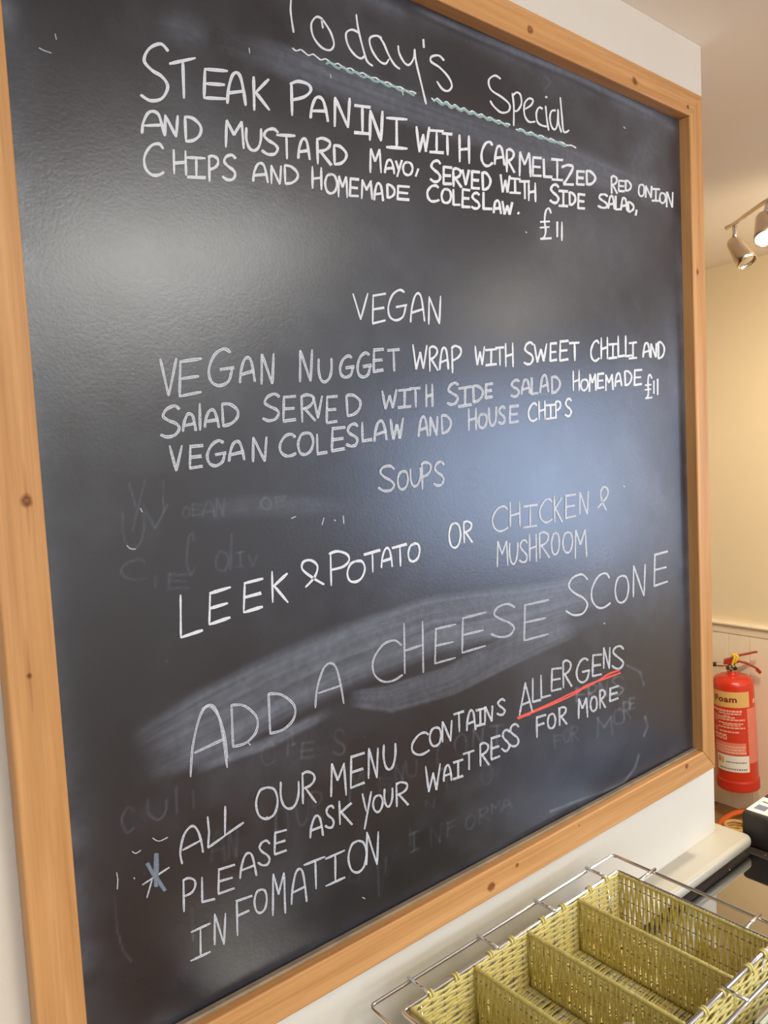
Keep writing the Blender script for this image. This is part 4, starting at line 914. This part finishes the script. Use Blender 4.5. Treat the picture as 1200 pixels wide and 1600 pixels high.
# ------------------------------------------------------------------ chrome wire rack with the woven tray
ZR = H-0.68
tx0, tx1, ty0, ty1 = 0.5455, 0.9995, 0.452, 0.6965       # inner rim
ox0, ox1, oy0, oy1 = 0.521, 1.036, 0.4235, 0.7305         # outer rail
WR = 0.0026
rack = thing('wire_rack', 'chrome wire rack with a raised outer rail around the woven tray', 'rack', ((tx0+tx1)/2, (ty0+ty1)/2, ZC))
def loop(x0, x1, y0, y1, z, r=0.012):
    xm = (x0+x1)/2
    return bend([(xm, y0, z), (x1, y0, z), (x1, y1, z), (x0, y1, z), (x0, y0, z), (xm, y0, z)], r, 5)
bm = bmesh.new(); tube(bm, loop(ox0, ox1, oy0, oy1, ZR, 0.010), WR, 10); obj('outer_rail', bm, M['chrome'], rack, smooth=True)
bm = bmesh.new(); tube(bm, loop(tx0, tx1, ty0, ty1, ZR, 0.008), WR*1.1, 10); obj('inner_rail', bm, M['chrome'], rack, smooth=True)
bm = bmesh.new(); tube(bm, loop(tx0+0.02, tx1-0.02, ty0+0.02, ty1-0.015, ZC+0.004, 0.015), WR, 8); obj('base_rail', bm, M['chrome'], rack, smooth=True)
def rod(a, b, name='cross_rod', r=0.0023):
    bm = bmesh.new(); tube(bm, [a, b], r, 8); obj(name, bm, M['chrome'], rack, smooth=True)
for px, py in ((915, 1359), (834, 1409), (743, 1463), (636, 1530)):
    p = on(px, py, 2, ZR); rod((p.x, oy1+0.003, ZR+WR*1.5), (p.x, ty1-0.003, ZR+WR*1.5))
for x in (0.862, 0.685): rod((x, ty0+0.004, ZR+WR*1.5), (x, oy0-0.002, ZR+WR*1.5))
for y_ in (0.655, 0.490):
    rod((tx1-0.003, y_, ZR+WR*1.5), (ox1+0.005, y_, ZR+WR*1.5)); rod((ox0-0.004, y_, ZR+WR*1.5), (tx0+0.003, y_, ZR+WR*1.5))
for x in (tx0+0.03, tx1-0.03):
    for y_, yo in ((ty0+0.02, ty0), (ty1-0.015, ty1)):
        rod((x, yo, ZR), (x, y_, ZC+0.004), 'leg')

# woven tray: strands pass in front of and behind the stakes
TB = ZR-0.080
tray = thing('wicker_tray', 'pale green woven tray divided into four deep compartments, hung in the chrome rack', 'tray', ((tx0+tx1)/2, (ty0+ty1)/2, TB))
def woven(name, org, U, V, N, lu, lv, pitch, rw, nst, amp=0.0021, m=None, taper=0.0, stake_ext=0.0, curl=0.0, keep=None, parent=None):
    """strands run along V side by side along U and weave round nst stakes that run along U"""
    org, U, V, N = Vector(org), Vector(U), Vector(V), Vector(N); sp = lv/nst; n = int(lu/pitch)
    vs, fs = [], []
    for k in range(n+1):
        if keep and not keep(k/n): continue
        u0 = lu*k/n; sgn = 1 if k % 2 else -1; jw = rw*random.uniform(0.78, 1.12); ju = random.uniform(-.5, .5)*pitch*0.35; drift = random.uniform(-1, 1)*pitch*0.3
        seg = nst*5; base = len(vs); ss = random.uniform(0.75, 1.1)
        for j in range(seg+1):
            v = lv*j/seg; off = amp*ss*sgn*math.sin(math.pi*v/sp)
            # strands squeeze together between the stakes
            uu = u0+ju+drift*math.sin(math.pi*v/lv)+taper*(u0/lu-0.5)*(v/lv)
            p = org+U*uu+V*v+N*(off+curl*(v/lv)**2)
            ru = jw*(0.80+0.30*abs(math.cos(math.pi*v/sp))); rn = jw*0.8
            for q in range(6):
                a = q*math.pi/3; vs.append(p+U*ru*math.cos(a)+N*rn*math.sin(a))
        for j in range(seg):
            for q in range(6):
                fs.append((base+j*6+q, base+j*6+(q+1) % 6, base+(j+1)*6+(q+1) % 6, base+(j+1)*6+q))
        fs.append(tuple(base+q for q in range(5, -1, -1))); fs.append(tuple(base+seg*6+q for q in range(6)))
    me = bpy.data.meshes.new(name); me.from_pydata([tuple(v) for v in vs], [], fs)
    p = obj_p = link_mesh(name, me, m or M['wicker'], parent or tray, smooth=True); p['kind'] = 'stuff'
    bm = bmesh.new()
    for j in range(nst):
        v = sp*(j+0.5); tube(bm, [org+U*(-stake_ext)+V*v, org+U*(lu+stake_ext)+V*v], 0.0007, 6)
    s_ = obj('stake', bm, M['stake'], obj_p); s_['kind'] = 'stuff'
    return p
def rim(name, a, b, r=0.0030, parent=None):
    a, b = Vector(a), Vector(b); n = int((b-a).length/0.0024); bm = bmesh.new()
    P = [a.lerp(b, i/n)+Vector((0, 0, random.uniform(-1, 1)*0.0003)) for i in range(n+1)]
    tube(bm, P, r, 8, rad=[r*(1+0.13*(1 if i % 2 else -1)) for i in range(n+1)])
    return obj(name, bm, M['wicker2'], parent or tray, smooth=True)
xd = [tx0+0.012, 0.6702, 0.7772, 0.8925, tx1-0.002]
hgt = ZR-0.003-TB
yb_, yf_ = ty1-0.003, ty0+0.003
X_, Y_, Z_ = Vector((1, 0, 0)), Vector((0, 1, 0)), Vector((0, 0, 1))
for i in range(4):
    xa, xb = xd[i]+0.0025, xd[i+1]-0.0025
    # rear panel (towards the wall) and front panel: strands run along the wall
    woven('rear_panel', (xa, yb_, TB), Z_, X_, Y_, hgt+0.001, xb-xa, 0.0043, 0.0023, 5, amp=0.0014)
    woven('front_panel', (xa+0.001, yf_, TB+0.002), Z_, X_, Y_, hgt-0.004, xb-xa-0.002, 0.0043, 0.0023, 5, amp=0.0014)
    woven('bottom_panel', (xa, yf_, TB), Y_, X_, Z_, yb_-yf_, xb-xa, 0.0044, 0.0020, 5, amp=0.0010)
    # loops that tie the tray to the rails
    for f_ in (0.30, 0.72):
        x = xa+(xb-xa)*f_
        for yy, nm in ((ty1, 'rail_tie'), (ty0, 'rail_tie')):
            bm = bmesh.new()
            for dx in (-0.0026, 0.0022):
                tube(bm, [Vector((x+dx, yy+0.0042*math.cos(a*math.pi/8), ZR+0.0042*math.sin(a*math.pi/8)-0.0008)) for a in range(17)], 0.0019, 6)
            obj(nm, bm, M['wicker'], tray, smooth=True)
for i, x in enumerate(xd):
    nm = 'end_panel' if i in (0, 4) else 'divider'
    woven(nm, (x, yf_, TB), Y_, Z_, X_, yb_-yf_, hgt, 0.0042, 0.0020 if i == 4 else 0.0026, 3, amp=0.0014)
    rim('rim', (x, yf_, ZR-0.0015), (x, yb_, ZR-0.0015))
    for yy in (yf_, yb_):
        bm = bmesh.new(); tube(bm, [(x, yy, TB), (x, yy, ZR-0.002)], 0.0026, 8); obj('corner_stake', bm, M['wicker2'], tray, smooth=True)
# paper packets in the second and third compartment and cards standing before the tray
p = on(982, 1602, 2, TB+0.03)
pk = thing('sugar_sachet', 'small white paper sachet lying in a compartment of the woven tray', 'sachet', (p.x, p.y, TB+0.004))
bm = bmesh.new(); q = [on(962, 1612, 2, TB+0.030), on(975, 1598, 2, TB+0.042), on(986, 1597, 2, TB+0.042), on(1000, 1615, 2, TB+0.034)]
a = [bm.verts.new(v) for v in q]; b = [bm.verts.new(v-Vector((0, 0, 0.004))) for v in q]; bm.faces.new(a); bm.faces.new(b[::-1])
for k in range(4): bm.faces.new((a[k], a[(k+1) % 4], b[(k+1) % 4], b[k]))
bmesh.ops.recalc_face_normals(bm, faces=bm.faces); obj('packet', bm, M['paper'], pk)
lf = thing('leaflet_stack', 'stack of pale green leaflets standing in front of the woven tray near its right end', 'leaflets', (0.93, 0.40, ZC))
for k, c_k in enumerate(((0.50, 0.55, 0.42), (0.62, 0.66, 0.55), (0.34, 0.40, 0.30), (0.70, 0.72, 0.64), (0.55, 0.6, 0.48))):
    o = box_obj('leaflet', (0.872, 0.392+0.006*k, ZC+0.0002), (0.985, 0.3955+0.006*k, ZC+0.122+0.003*(k % 2)), mat('leaflet_paper_%s' % 'abcde'[k], c_k, 0.5), lf)
